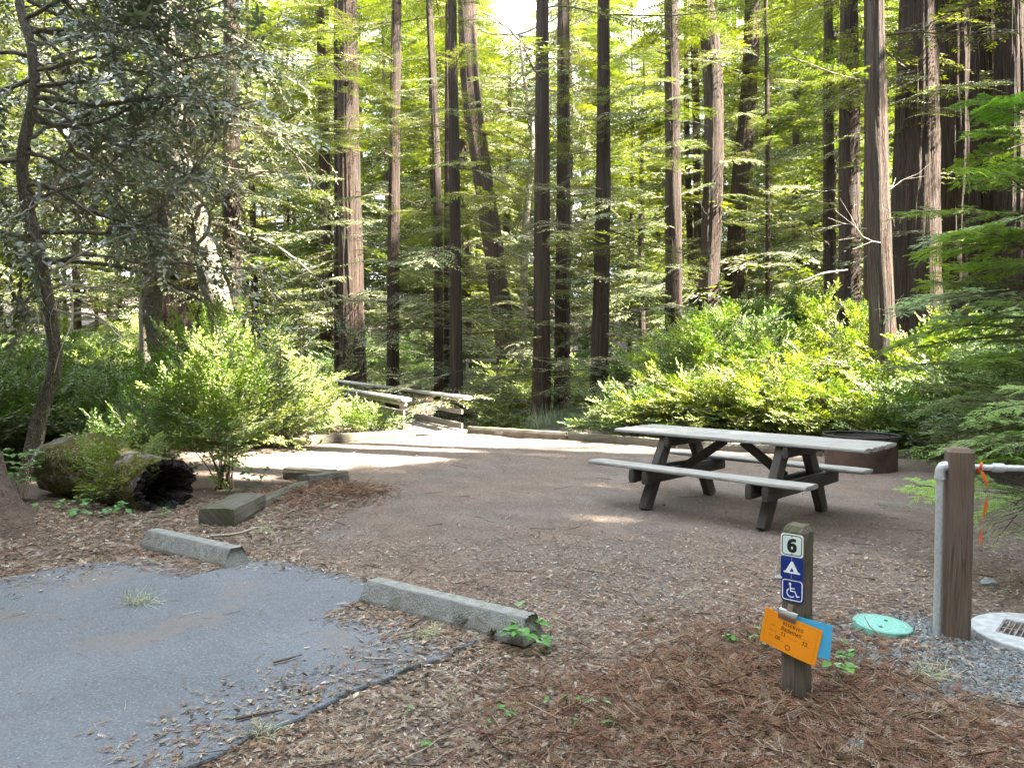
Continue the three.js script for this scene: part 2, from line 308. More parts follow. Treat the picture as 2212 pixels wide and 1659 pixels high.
// one flat redwood bough along +x
function bough(L, seed, { sides = 20, shoots = 13, len = 0.13, w = 0.014, droop = 0.16, fine = false, bare = 0.12 } = {}) {
  const R = rng(seed), wood = new Bag(), leaf = new Bag(), up = V(0, 1, 0);
  const axis = (t) => V(L * t, -droop * L * t * t + 0.03 * L * Math.sin(t * 5 + seed), 0.05 * L * Math.sin(t * 4 + seed * 2) * t);
  for (let k = 0; k < 8; k++) wood.rod(axis(k / 8), axis((k + 1) / 8), lerp(0.013, 0.003, k / 8) * Math.sqrt(L), lerp(0.013, 0.003, (k + 1) / 8) * Math.sqrt(L));
  const spray = (o, d, l) => {
    const c = d.clone().cross(up).normalize(), sag = l * (0.1 + 0.2 * R());
    const pos = (t) => o.clone().addScaledVector(d, l * t).add(V(0, -sag * t * t, 0));
    wood.rod(o, pos(0.55), 0.0035, 0.0025); wood.rod(pos(0.55), pos(1), 0.0025, 0.0015);
    const n = Math.max(4, Math.round(shoots * l / 0.5));
    for (let k = 0; k <= n; k++) {
      const t = 0.12 + 0.88 * k / n, s = k === n ? 0 : k % 2 ? 1 : -1, a = s * (0.75 + 0.3 * R());
      const dd = d.clone().multiplyScalar(Math.cos(a)).addScaledVector(c, Math.sin(a)); dd.y += (R() - 0.62) * 0.5; dd.normalize();
      const cc = dd.clone().cross(up).normalize(); cc.y += (R() - 0.5) * 0.9; cc.normalize();
      const sl = len * (0.65 + 0.6 * R()) * (1 - 0.35 * t), p = pos(t);
      if (!fine) leaf.kite(p, dd, cc, sl, w * (0.7 + 0.6 * R()), sl * 0.22 * R());
      else {
        const m = Math.round(sl / 0.0085);
        for (let q = 0; q < m; q++) for (const e of [-1, 1]) {
          const u = q / m, nd = dd.clone().multiplyScalar(0.62).addScaledVector(cc, e * 0.78).normalize();
          leaf.kite(p.clone().addScaledVector(dd, sl * u).add(V(0, -sl * 0.2 * u * u, 0)), nd, nd.clone().cross(up).normalize(), 0.02 * (1 - 0.45 * u * u), 0.0042, 0.001, 0.5);
        }
        wood.rod(p, p.clone().addScaledVector(dd, sl * 0.9).add(V(0, -sl * 0.16, 0)), 0.0014, 0.0008);
      }
    }
  };
  for (let i = 0; i < sides; i++) {
    const t = bare + (0.98 - bare) * (i + 0.4 * R()) / sides, s = i % 2 ? 1 : -1, a = s * (0.7 + 0.4 * R());
    const d = V(Math.cos(a), (R() - 0.6) * 0.3, Math.sin(a)).normalize();
    spray(axis(t), d, L * (0.12 + 0.3 * Math.pow(1 - t, 0.8) * Math.min(1, t * 3.2)) * (0.7 + 0.55 * R()));
  }
  spray(axis(0.94), V(1, -0.25, 0).normalize(), L * 0.16);
  return { wood: wood.build(), leaf: leaf.build() };
}
const midBoughs = [1, 2, 3, 4].map((s) => bough(2.2, s, { sides: 24, shoots: 13 }));
const farBoughs = [11, 12, 13].map((s) => bough(3.4, s, { sides: 24, shoots: 6, len: 0.34, w: 0.045, droop: 0.14 }));
const nearBoughs = [21, 22, 23].map((s) => bough(1.15, s, { sides: 19, shoots: 24, len: 0.095, fine: true, droop: 0.22, bare: 0.16 }));
// broadleaved twig and huckleberry sprig along +x
function leafTwig(seed, n = 13, L = 0.42, ll = 0.085, lw = 0.019) {
  const R = rng(seed), wood = new Bag(), leaf = new Bag(), pos = (t) => V(L * t, 0.06 * Math.sin(t * 3 + seed) - 0.1 * t * t, 0.05 * Math.sin(t * 4 + seed));
  for (let k = 0; k < 4; k++) wood.rod(pos(k / 4), pos((k + 1) / 4), 0.004 - 0.0007 * k, 0.0033 - 0.0007 * k);
  for (let k = 0; k < n; k++) {
    const t = 0.15 + 0.85 * k / (n - 1), a = (k === n - 1 ? 0 : (k % 2 ? 1 : -1) * (0.6 + 0.7 * R()));
    const d = V(Math.cos(a), (R() - 0.55) * 0.9, Math.sin(a)).normalize(), nn = V((R() - 0.5) * 1.1, 1, (R() - 0.5) * 1.1), c = d.clone().cross(nn).normalize(), nm = c.clone().cross(d);
    leaf.leaf(pos(t), d, c, nm, ll * (0.7 + 0.6 * R()), lw * (0.8 + 0.5 * R()), 0.25 * R(), 0.25 * (R() - 0.3));
  }
  return { wood: wood.build(), leaf: leaf.build() };
}
const oakTwigs = [31, 32, 33].map((s) => leafTwig(s));
function sprig(seed, L = 0.34, side = 9, n = 5, ll = 0.038, lw = 0.0135) {
  const R = rng(seed), wood = new Bag(), leaf = new Bag(), up = V(0, 1, 0), pos = (t) => V(L * t, 0.04 * Math.sin(t * 3 + seed) - 0.08 * L * t * t, 0.02 * Math.sin(t * 5 + seed));
  wood.rod(pos(0), pos(0.5), 0.003, 0.002); wood.rod(pos(0.5), pos(1), 0.002, 0.001);
  for (let i = 0; i <= side; i++) {
    const t = 0.1 + 0.9 * i / side, a = i === side ? 0 : (i % 2 ? 1 : -1) * (0.6 + 0.5 * R()), d = V(Math.cos(a), (R() - 0.4) * 0.5, Math.sin(a)).normalize(), c = d.clone().cross(up).normalize(), l = L * 0.42 * (1 - 0.5 * t) * (0.7 + 0.6 * R());
    const o = pos(t); wood.rod(o, o.clone().addScaledVector(d, l), 0.0013, 0.0007);
    for (let k = 0; k <= n; k++) {
      const u = 0.1 + 0.9 * k / n, b = k === n ? 0 : (k % 2 ? 1 : -1) * 0.95, e = d.clone().multiplyScalar(Math.cos(b)).addScaledVector(c, Math.sin(b)); e.y += (R() - 0.45) * 0.6; e.normalize();
      const cc = e.clone().cross(V((R() - 0.5) * 1.8, 1, (R() - 0.5) * 1.8)).normalize();
      leaf.kite(o.clone().addScaledVector(d, l * u), e, cc, ll * (0.7 + 0.6 * R()), lw * (0.8 + 0.4 * R()), 0.002, 0.5);
    }
  }
  return { wood: wood.build(), leaf: leaf.build() };
}
const sprigs = [41, 42, 43].map((s) => sprig(s));
const bigSprig = sprig(46, 0.5, 7, 4, 0.1, 0.028);
const farSprigs = [44, 45].map((s) => sprig(s, 0.62, 9, 5, 0.066, 0.024));

const M4 = new THREE.Matrix4();
function frame(o, d, roll, s) { // matrix with +x along d, y near up, scaled
  const x = d.clone().normalize(); let z = x.clone().cross(Math.abs(x.y) > 0.97 ? V(1, 0, 0) : V(0, 1, 0)).normalize(), y = z.clone().cross(x);
  if (roll) { const c = Math.cos(roll), q = Math.sin(roll), y2 = y.clone().multiplyScalar(c).addScaledVector(z, q); z = z.multiplyScalar(c).addScaledVector(y, -q); y = y2; }
  return new THREE.Matrix4().makeBasis(x, y, z).scale(V(s, s, s)).setPosition(o);
}
function copies(parent, name, geometry, material, mats, cols) {
  if (!mats.length) return null;
  const m = new THREE.InstancedMesh(geometry, material, mats.length);
  m.name = name;
  for (let i = 0; i < mats.length; i++) { m.setMatrixAt(i, mats[i]); if (cols) m.setColorAt(i, cols[i]); }
  m.userData.kind = 'stuff';
  (parent || scene).add(m);
  return m;
}
// spread a list of placed boughs over the variants of a set: leaves as crown, wood as branches
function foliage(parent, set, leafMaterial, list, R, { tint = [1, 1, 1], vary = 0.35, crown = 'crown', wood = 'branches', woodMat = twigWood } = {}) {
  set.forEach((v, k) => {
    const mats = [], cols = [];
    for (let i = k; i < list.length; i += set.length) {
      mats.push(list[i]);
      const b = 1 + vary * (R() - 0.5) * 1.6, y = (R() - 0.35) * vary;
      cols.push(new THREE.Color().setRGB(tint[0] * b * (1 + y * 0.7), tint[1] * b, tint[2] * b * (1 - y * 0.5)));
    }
    copies(parent, crown, v.leaf, leafMaterial, mats, cols);
    if (wood) copies(parent, wood, v.wood, woodMat, mats);
  });
}
// places that the sun reaches in the photograph: no bough may stand between them and the sun
const sunny = [];
const lit = (p, r) => sunny.push([p, r]);
for (const y of [60, 160, 260, 360, 460]) { lit(at(2022, y, 16.4), 0.4); lit(at(2100, y, 17.9), 0.35); }
for (const y of [290, 350, 420, 490, 560, 640]) lit(at(762, y, 25), 0.4);
for (let y = 300; y < 740; y += 50) lit(at(1915, y, 13), 0.35);
for (const [a, b, d] of [[505, 590, 18], [505, 640, 18], [470, 620, 17], [1470, 420, 24], [1468, 500, 24], [1466, 590, 24], [2015, 520, 16.5], [2018, 450, 16.5], [940, 905, 15.6], [965, 910, 15.8], [800, 620, 27], [860, 170, 20], [855, 260, 20], [850, 420, 20]]) lit(at(a, b, d), 0.45);
for (const [a, b, d] of [[1420, 840, 13.5], [1500, 780, 13.5], [1580, 820, 13], [1680, 760, 13.5], [1640, 860, 12.6], [1760, 720, 14], [1820, 690, 14], [1980, 700, 12.5], [2020, 720, 12], [1850, 770, 13], [660, 860, 13], [590, 840, 12.5], [650, 760, 14], [700, 700, 15], [1740, 820, 12.8], [1560, 720, 14.5]]) lit(at(a, b, d), 0.75);
function blocks(o, d, len) { return [0.2, 0.45, 0.7, 0.95].some((t) => shades(o.clone().addScaledVector(d, len * t), len * (0.3 - 0.16 * t))); }
for (const [a, b] of [[690, 1004], [800, 990], [900, 974], [1000, 958], [1090, 950]]) lit(ground(a, b), 0.12);
for (const [a, b, d] of [[470, 715, 8.75], [390, 690, 8.8], [550, 760, 8.7], [330, 800, 8.6], [2150, 300, 6.8]]) lit(at(a, b, d), 0.22);
function shades(p, l) {
  for (const [q, r] of sunny) { const dx = p.x - q.x, dy = p.y - q.y, dz = p.z - q.z, t = dx * SUN.x + dy * SUN.y + dz * SUN.z; if (t > 0.8) { const ex = dx - SUN.x * t, ey = dy - SUN.y * t, ez = dz - SUN.z * t; if (ex * ex + ey * ey + ez * ez < (r + l) ** 2) return true; } }
  return false;
}

// ------------------------------------------------------------------ redwoods
function trunkGeo(pts, radii, seed, { segs = 44, rows = 90, furrow = 0.1, flare = 0.5, lobes = 5 } = {}) {
  const y0 = pts[0].y;
  return tube(pts, radii, segs, rows, (ang, t, r, p) => {
    const c = Math.cos(ang), s = Math.sin(ang), h = p.y - y0;
    const a = n3(c * 3.4 + seed * 5, s * 3.4, h * 0.16 + seed), b = n3(c * 9 + seed, s * 9, h * 0.45);
    const e = n3(c * 20 + seed, s * 20, h * 0.6), ridge = 1 - Math.abs(a) * 1.5 - 0.35 * Math.abs(e), base = Math.exp(-h / (r * 2.2 + 0.15));
    return r * (1 + furrow * ridge + furrow * 0.45 * b + flare * base * (0.75 + 0.45 * Math.sin(ang * lobes + seed)));
  }, Math.PI / 2);
}
function pathTrunk(path, d, wTop, wBase, topH, seed, opt) {
  const P = path.map(([x, y]) => at(x, y, d)).reverse();                   // bottom first
  const b = P[0], c = P[1], k = (b.y + 1.4) / (c.y - b.y), base = b.clone().addScaledVector(b.clone().sub(c), clamp(k * 0.6, 0, 0.5));
  base.y = H(base.x, base.z) - 0.15;
  const e = P[P.length - 1], f = P[P.length - 2], lean = e.clone().sub(f); lean.y = Math.max(lean.y, 0.5); lean.multiplyScalar(1 / lean.y);
  const pts = [base, ...P], hTop = topH - e.y;
  for (const q of [0.3, 0.65, 1]) pts.push(e.clone().add(V(lean.x * 0.5 * hTop * q, hTop * q, lean.z * 0.5 * hTop * q)));
  const rB = wBase * d / F / 2, rT = wTop * d / F / 2, radii = [];
  for (let i = 0; i <= 24; i++) { const h = lerp(base.y, topH, i / 24); radii.push(h < e.y ? lerp(rB, rT, clamp((h - base.y) / (e.y - base.y))) : rT * lerp(1, 0.12, (h - e.y) / hTop)); }
  const curve = new THREE.CatmullRomCurve3(pts, false, 'centripetal');
  return { geo: trunkGeo(pts, radii, seed, opt), curve, base, topH };
}
function boughsOn(curve, topH, R, n, y0, y1, l0, l1, { L = 2.2, droop = 0.05, side = null, spread = Math.PI } = {}) {
  const list = [];
  for (let i = 0; i < n; i++) {
    const h = lerp(y0, y1, Math.pow((i + R()) / n, 0.9)), t = clamp(h / topH, 0, 1), o = curve.getPoint(t);
    const az = side === null ? R() * Math.PI * 2 : side + (R() - 0.5) * 2 * spread, d = V(Math.cos(az), droop + (R() - 0.5) * 0.45, Math.sin(az)).normalize();
    const s = lerp(l0, l1, R()) * lerp(1, 0.55, clamp((h - y0) / (y1 - y0 + 0.1))) / L, mid = o.clone().addScaledVector(d, s * L * 0.6);
    if (blocks(o, d, s * L) || mid.z > -9.5 && mid.x < 4.5 && mid.x > -6) continue;
    list.push(frame(o, d, (R() - 0.5) * 0.5, s));
  }
  return list;
}
function deadTwigs(parent, curve, topH, R, n, y0, y1, material = paleTwig, l0 = 0.5, l1 = 1.5) {
  for (let i = 0; i < n; i++) {
    const b = new Bag(), h = lerp(y0, y1, R()), o = curve.getPoint(clamp(h / topH)), az = R() * 6.283, l = lerp(l0, l1, R());
    let d = V(Math.cos(az), (R() - 0.3) * 0.8, Math.sin(az)).normalize(), p = o.clone(), r = 0.012;
    for (let k = 0; k < 6; k++) { const q = p.clone().addScaledVector(d, l / 6); b.rod(p, q, r, r * 0.75); if (k > 1 && R() < 0.6) b.rod(q, q.clone().addScaledVector(V(d.x + (R() - 0.5), d.y + (R() - 0.5), d.z + (R() - 0.5)).normalize(), l * 0.3), r * 0.6, r * 0.25); p = q; r *= 0.75; d = V(d.x + (R() - 0.5) * 0.7, d.y + (R() - 0.5) * 0.7, d.z + (R() - 0.5) * 0.7).normalize(); }
    part(parent, 'dead_branch', b.build(), material);
  }
}
const G_STAND = 'redwood trunks standing round the site';
const stand = [
  // label, distance, path in the photograph from the top down, width at the top and the foot, extra
  ['broad redwood trunk behind the leafy broadleaved branches, beside a mossy leaning trunk', 20, [[398, -40], [385, 300], [368, 660]], 58, 96, { n: 10, tint: [0.9, 0.95, 0.9] }],
  ['straight redwood with sunlit foot beside the leaning grey trunk', 18, [[498, -40], [499, 350], [502, 720]], 33, 42, { n: 10 }],
  ['stout redwood behind the footbridge rail with broad sunlit orange bark', 25, [[750, -40], [752, 300], [762, 810]], 38, 62, { n: 30 }],
  ['thin dark sapling trunk close beside the stout redwood by the footbridge', 25.5, [[724, -40], [726, 400], [727, 810]], 8, 13, { n: 8 }],
  ['slim redwood with sun flecks between the stout trunk and the twin trunks', 20, [[857, -40], [852, 300], [848, 830]], 21, 30, { n: 26 }],
  ['thinnest of the dark trunks beside the footbridge, with many side branches', 20, [[925, -40], [943, 350], [948, 830]], 14, 24, { n: 30 }],
  ['thin dark trunk squeezed between two trunks at the bridge end', 21, [[966, 100], [965, 500], [966, 830]], 9, 17, { n: 8 }],
  ['slender dark redwood right above the footbridge end post', 18, [[976, -40], [982, 400], [986, 840]], 18, 31, { n: 22 }],
  ['redwood leaning away, half hidden by green boughs behind the footbridge end', 29, [[1007, -40], [1018, 200], [1055, 460], [1090, 720]], 36, 44, { n: 22 }],
  ['dark straight redwood with the seamed side, first of the three in the middle', 17, [[1172, -40], [1171, 400], [1170, 830]], 31, 42, { n: 15 }],
  ['dark redwood in the middle of the three central trunks', 19, [[1217, -40], [1217, 400], [1214, 790]], 24, 36, { n: 24 }],
  ['dark redwood with reddish lit strip, third of the three central trunks', 17, [[1304, -40], [1303, 400], [1295, 830]], 28, 44, { n: 20 }],
  ['redwood with orange sunlit strip and many dead side branches', 24, [[1450, -40], [1454, 300], [1456, 660]], 26, 40, { n: 34 }],
  ['thin pole redwood just in front of the curved trunk', 28, [[1498, -40], [1505, 300], [1508, 600]], 13, 18, { n: 20 }],
  ['redwood trunk curving over at the top, above the bright bushes', 26, [[1518, -40], [1540, 150], [1541, 400], [1530, 650]], 36, 43, { n: 18 }],
  ['redwood leaning outward toward its top behind the bright bushes', 28, [[1628, -40], [1618, 200], [1596, 440], [1586, 630]], 30, 40, { n: 24 }],
  ['thinnest pole tree between the leaning redwood and the dark pair', 27, [[1655, -40], [1659, 300], [1660, 620]], 8, 11, { n: 24 }],
  ['narrow dark redwood left of a wider dark trunk', 19, [[1790, -40], [1791, 300], [1792, 700]], 20, 25, { n: 16 }],
  ['wide dark redwood behind the pale sunlit trunk', 18, [[1835, -40], [1836, 300], [1837, 640]], 38, 46, { n: 12 }],
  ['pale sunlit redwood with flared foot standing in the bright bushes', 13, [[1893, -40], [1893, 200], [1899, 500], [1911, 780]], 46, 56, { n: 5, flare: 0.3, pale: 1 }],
  ['dark trunk edge directly behind the pale sunlit redwood', 15, [[1880, -40], [1884, 300], [1885, 700]], 30, 36, { n: 3 }],
  ['huge fluted redwood with grey strands, widest trunk in view', 16.5, [[1985, -40], [1982, 300], [1976, 600]], 82, 104, { n: 4, furrow: 0.11 }],
  ['huge dark redwood just behind the widest trunk', 18, [[2068, -40], [2066, 300], [2062, 640]], 80, 92, { n: 4, furrow: 0.11 }],
  ['red brown redwood behind the young drooping redwood boughs', 19.5, [[2128, -40], [2126, 300], [2124, 640]], 50, 62, { n: 5, furrow: 0.1 }],
  ['grey redwood at the edge of the frame behind green boughs', 17.5, [[2185, -40], [2184, 300], [2182, 640]], 60, 70, { n: 5, furrow: 0.1 }],
];
stand.forEach(([label, d, path, wt, wb, o], k) => {
  const R = rng(300 + k), topH = 22 + 9 * R(), t = pathTrunk(path, d, wt, wb, topH, k + 1, { segs: wb > 60 ? 80 : 40, rows: wb > 60 ? 120 : 80, furrow: o.furrow, flare: o.flare ?? 0.45 });
  const tree = thing('redwood_tree', label, 'tree', G_STAND);
  part(tree, 'trunk', t.geo, o.pale ? sunlitBark : redwoodBark);
  const list = boughsOn(t.curve, topH, R, Math.round(o.n * 2.1), path[0][0] > 700 && path[0][0] < 1320 ? 2.3 : 1.3, 12, 1.4, 3.3).concat(boughsOn(t.curve, topH, R, wb > 55 ? 60 : 20, wb > 55 ? 9 : 12, topH, 1.8, 3.2));
  foliage(tree, midBoughs, redwoodLeaf, list, R, { tint: o.tint || [1, 1, 1] });
  if (wb < 60) deadTwigs(tree, t.curve, topH, R, wb > 50 ? 12 : 9, 1, 9, k % 3 && !o.pale ? twigWood : paleTwig, 0.4, o.pale ? 1.9 : 1.4);
});

// the sunlit wood beyond: trees of one kind, spread through the distance
{
  const spots = [], R = rng(77);
  for (let tries = 0; spots.length < 92 && tries < 6000; tries++) {
    const d = lerp(28, 78, Math.pow(R(), 0.85)), x = (R() * 2 - 1) * (d * 0.78 + 3);
    if (spots.some(([a, b]) => (a - x) ** 2 + (b - d) ** 2 < 9)) continue;
    if (d < 31 && Math.abs(x + 2) < 9) continue;
    spots.push([x, d]);
  }
  for (let tries = 0, k = 0; k < 44 && tries < 3000; tries++) { const d = lerp(66, 108, R()), x = (R() * 2 - 1) * (d * 0.76); if (spots.some(([a, b]) => (a - x) ** 2 + (b - d) ** 2 < 20)) continue; spots.push([x, d]); k++; }
  spots.forEach(([x, d], k) => {
    const px = 1106 + x / d * F, open = Math.exp(-(((px - 1110) / 110) ** 2)) + Math.exp(-(((px - 1390) / 70) ** 2)) + 0.7 * Math.exp(-(((px - 440) / 60) ** 2));
    const h = lerp(d * 0.5 + 4 + 7 * R(), d * 0.36 + 3.5, clamp(open)), base = V(x, H(x, -d) - 0.2, -d), topP = V(x + (R() - 0.5) * 1.5, h, -d + (R() - 0.5));
    const tree = thing('distant_redwood', 'redwood in the sunlit wood far behind the footbridge', 'tree', 'redwoods in the wood far behind the footbridge'), r = 0.14 + 0.3 * R() * R();
    const pts = [base, base.clone().lerp(topP, 0.5).add(V((R() - 0.5) * 0.4, 0, 0)), topP], curve = new THREE.CatmullRomCurve3(pts);
    part(tree, 'trunk', trunkGeo(pts, [r, r * 0.7, r * 0.12], k, { segs: 16, rows: 16 }), redwoodBark);
    const list = [], n = Math.round(Math.min(h, 30) * (d > 62 ? 4.5 : 6) * (1 - 0.35 * clamp(open)));
    for (let i = 0; i < n; i++) {
      const t = lerp(0.07, 1, Math.pow((i + R()) / n, 0.95)), o = curve.getPoint(t), az = R() * 6.283, dir = V(Math.cos(az), 0.02 + (R() - 0.5) * 0.4, Math.sin(az)).normalize(), s = lerp(0.75, 1.25, R()) * lerp(1, 0.35, t * t) * (d > 62 ? 1.45 : 1), mid = o.clone().addScaledVector(dir, s * 2);
      if (blocks(o, dir, s * 3.4)) continue;
      list.push(frame(o, dir, (R() - 0.5) * 0.6, s));
    }
    const y = R(); foliage(tree, [farBoughs[k % 3]], redwoodLeaf, list, R, { tint: [lerp(0.95, 1.3, y), lerp(1, 1.15, y), lerp(1, 0.9, y)], vary: 0.3 });  // tint pushed brighter and yellower, painting extra sun into the far leaves
  });
}
// redwoods beside and behind the camera: their crowns shade the site
[[10.5, -3.5], [9.3, 0.6], [12.5, 1.5], [15, 0.2], [14.5, -6.5], [16, 3.5], [12.5, 6.5], [17.5, -2], [19, 8], [20.5, -5.5], [15.5, 11], [10.5, 11], [22, 2], [25, 5], [8.5, 6.5], [13.5, -4.2]].forEach(([x, z], k) => {
  const R = rng(900 + k), h = 35 + 7 * R(), base = V(x, H(x, z) - 0.2, z), topP = V(x + R() - 0.5, h, z + R() - 0.5), pts = [base, base.clone().lerp(topP, 0.5), topP], curve = new THREE.CatmullRomCurve3(pts), r = 0.3 + 0.25 * R();
  const tree = thing('shade_redwood', 'tall redwood outside the picture whose crown shades the site', 'tree', 'redwoods outside the picture that shade the site');
  part(tree, 'trunk', trunkGeo(pts, [r, r * 0.75, r * 0.12], 40 + k, { segs: 20, rows: 24 }), redwoodBark);
  const list = [];
  for (let i = 0; i < 230; i++) {
    const t = lerp(0.12, 1, (i + R()) / 230), o = curve.getPoint(t), az = R() * 6.283, dir = V(Math.cos(az), (R() - 0.5) * 0.4, Math.sin(az)).normalize(), s = lerp(0.8, 1.2, R()) * lerp(1, 0.4, t * t), mid = o.clone().addScaledVector(dir, s * 2);
    const fall = mid.y / SUN.y, gz = mid.z - SUN.z * fall, gx = mid.x - SUN.x * fall;
    if (blocks(o, dir, s * 3.4) || (gz < (gx > 0.3 && gx < 4.5 ? -13 : gx < -3.2 ? -12.6 : -11) && gx > -4.6 && R() < 0.74) || (mid.z < -3 && mid.x < -mid.z * 0.72)) continue;
    list.push(frame(o, dir, (R() - 0.5) * 0.6, s));
  }
  foliage(tree, [farBoughs[k % 3]], redwoodLeaf, list, R);
});

// tall bare stemmed redwoods right of the picture: their high crowns keep the middle of the wood in shade
[[13.2, -13.6], [15.8, -14.6], [19, -15.8], [17.2, -12.9], [22.5, -17.5], [21, -13.2]].forEach(([x, z], k) => {
  const R = rng(930 + k), h = 27 + 4 * R(), base = V(x, H(x, z) - 0.2, z), topP = V(x + R() - 0.5, h, z + R() - 0.5), pts = [base, base.clone().lerp(topP, 0.5), topP], curve = new THREE.CatmullRomCurve3(pts), r = 0.3 + 0.2 * R();
  const tree = thing('shade_redwood', 'high crowned redwood right of the picture that keeps the middle trunks in shade', 'tree', 'high crowned redwoods right of the picture');
  part(tree, 'trunk', trunkGeo(pts, [r, r * 0.75, r * 0.12], 80 + k, { segs: 18, rows: 20 }), redwoodBark);
  const list = [];
  for (let i = 0; i < 130; i++) { const t = lerp(0.4, 1, (i + R()) / 130), o = curve.getPoint(t), az = R() * 6.283, dir = V(Math.cos(az), (R() - 0.5) * 0.4, Math.sin(az)).normalize(), s = lerp(0.8, 1.2, R()) * lerp(1.05, 0.4, t * t); if (blocks(o, dir, s * 3.4)) continue; list.push(frame(o, dir, (R() - 0.5) * 0.6, s)); }
  foliage(tree, [farBoughs[k % 3]], redwoodLeaf, list, R);
});
// the wood goes on round the clearing, beside and behind the camera
[[-9.5, -3], [-11, 2.5], [-13.5, -7.5], [-15, -1.5], [-8.5, 7.5], [-12.5, 9], [-16.5, 5], [-4, 11], [1, 12.5], [5.5, 10], [-1.5, 16], [4, 17], [-7.5, 14], [9, 15.5], [-18, -13], [-20, -6], [-17, 12], [12.5, 14.5], [-24, -14], [-22, 2], [-26, -3], [-28, -20], [-32, -12], [0, 20], [-11, 19], [10, 20], [20, 14], [27, -4], [30, -14], [28, 8], [34, -22]].forEach(([x, z], k) => {
  const R = rng(960 + k), h = 15 + 6 * R(), base = V(x, H(x, z) - 0.2, z), topP = V(x + R() - 0.5, h, z + R() - 0.5), pts = [base, base.clone().lerp(topP, 0.5), topP], curve = new THREE.CatmullRomCurve3(pts), r = 0.25 + 0.25 * R();
  const tree = thing('surrounding_redwood', 'redwood of the wood around the clearing, outside the picture behind the camera', 'tree', 'redwoods round the clearing outside the picture');
  part(tree, 'trunk', trunkGeo(pts, [r, r * 0.75, r * 0.12], 60 + k, { segs: 18, rows: 20 }), redwoodBark);
  const list = [];
  for (let i = 0; i < 150; i++) { const t = lerp(0.05, 1, (i + R()) / 150), o = curve.getPoint(t), az = R() * 6.283, dir = V(Math.cos(az), (R() - 0.5) * 0.4, Math.sin(az)).normalize(), s = lerp(0.8, 1.2, R()) * lerp(1, 0.4, t * t), mid = o.clone().addScaledVector(dir, s * 2.4); if (mid.z < -2 && Math.abs(mid.x) < -mid.z * 0.75 + 0.5) continue; list.push(frame(o, dir, (R() - 0.5) * 0.6, s)); }
  foliage(tree, [farBoughs[k % 3]], redwoodLeaf, list, R);
});

// ------------------------------------------------------------------ broadleaved trees on the left
// a limb that wanders; returns its points
function limb(o, d, l, R, { wander = 0.62, droop = 0.03, n = 9 } = {}) {
  const P = [o.clone()]; let p = o.clone(), q = d.clone().normalize();
  for (let k = 0; k < n; k++) { p = p.clone().addScaledVector(q, l / n); P.push(p); q = V(q.x + (R() - 0.5) * wander, q.y + (R() - 0.5) * wander - droop, q.z + (R() - 0.5) * wander).normalize(); }
  return P;
}
function broadleaf(name, label, trunkPts, radii, seed, limbs, { twigs = 5, tint = [1, 1, 1], keep = () => true, second = 8, group = 'broadleaved trees among the redwoods' } = {}) {
  const R = rng(seed), tree = thing(name, label, 'tree', group);
  part(tree, 'trunk', tube(trunkPts, radii, 22, trunkPts.length * 7, (ang, t, r, p) => r * (1 + 0.12 * n3(Math.cos(ang) * 1.5, Math.sin(ang) * 1.5, p.y * 1.4 + seed) + 0.05 * n3(Math.cos(ang) * 5, Math.sin(ang) * 5, p.y * 5)) * (1 + 0.5 * Math.exp(-(p.y - trunkPts[0].y) / 0.25)), Math.PI / 2), oakBark);
  const list = [];
  for (const [o, d, l, r, bare] of limbs) {
    const P = limb(o, d, l, R);
    const g = part(tree, 'limb', tube(P, [r, r * 0.75, r * 0.5, r * 0.25], 7, 18), bare ? paleTwig : oakBark);
    for (let k = 1; k < (bare ? 4 : second + 1); k++) {
      const t = 0.2 + 0.8 * k / second, i = Math.min(P.length - 2, Math.floor(t * (P.length - 1))), p = P[i].clone().lerp(P[i + 1], t * (P.length - 1) - i), dir = P[i + 1].clone().sub(P[i]).normalize(), az = (R() - 0.5) * 2.6;
      dir.applyAxisAngle(V(0, 1, 0), az); dir.y += (R() - 0.45) * 0.6;
      const Q = limb(p, dir, l * (0.22 + 0.2 * R()) * (1.15 - 0.6 * t), R, { n: 5, wander: 0.6 });
      part(g, 'branch', tube(Q, [r * 0.35, r * 0.22, r * 0.1], 5, 10), bare || R() < 0.25 ? paleTwig : oakBark);
      if (bare) continue;
      for (let m = 0; m < twigs; m++) {
        const u = 0.25 + 0.75 * m / (twigs - 1), j = Math.min(Q.length - 2, Math.floor(u * (Q.length - 1))), x = Q[j].clone().lerp(Q[j + 1], u * (Q.length - 1) - j), dd = Q[j + 1].clone().sub(Q[j]).normalize().applyAxisAngle(V(0, 1, 0), (R() - 0.5) * 2.4); dd.y += (R() - 0.6) * 0.7;
        if (keep(x) && !shades(x, 0.2)) list.push(frame(x, dd, (R() - 0.5) * 1.2, 0.75 + 0.5 * R()));
      }
    }
  }
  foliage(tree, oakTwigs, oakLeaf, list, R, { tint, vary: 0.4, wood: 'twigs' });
  return tree;
}
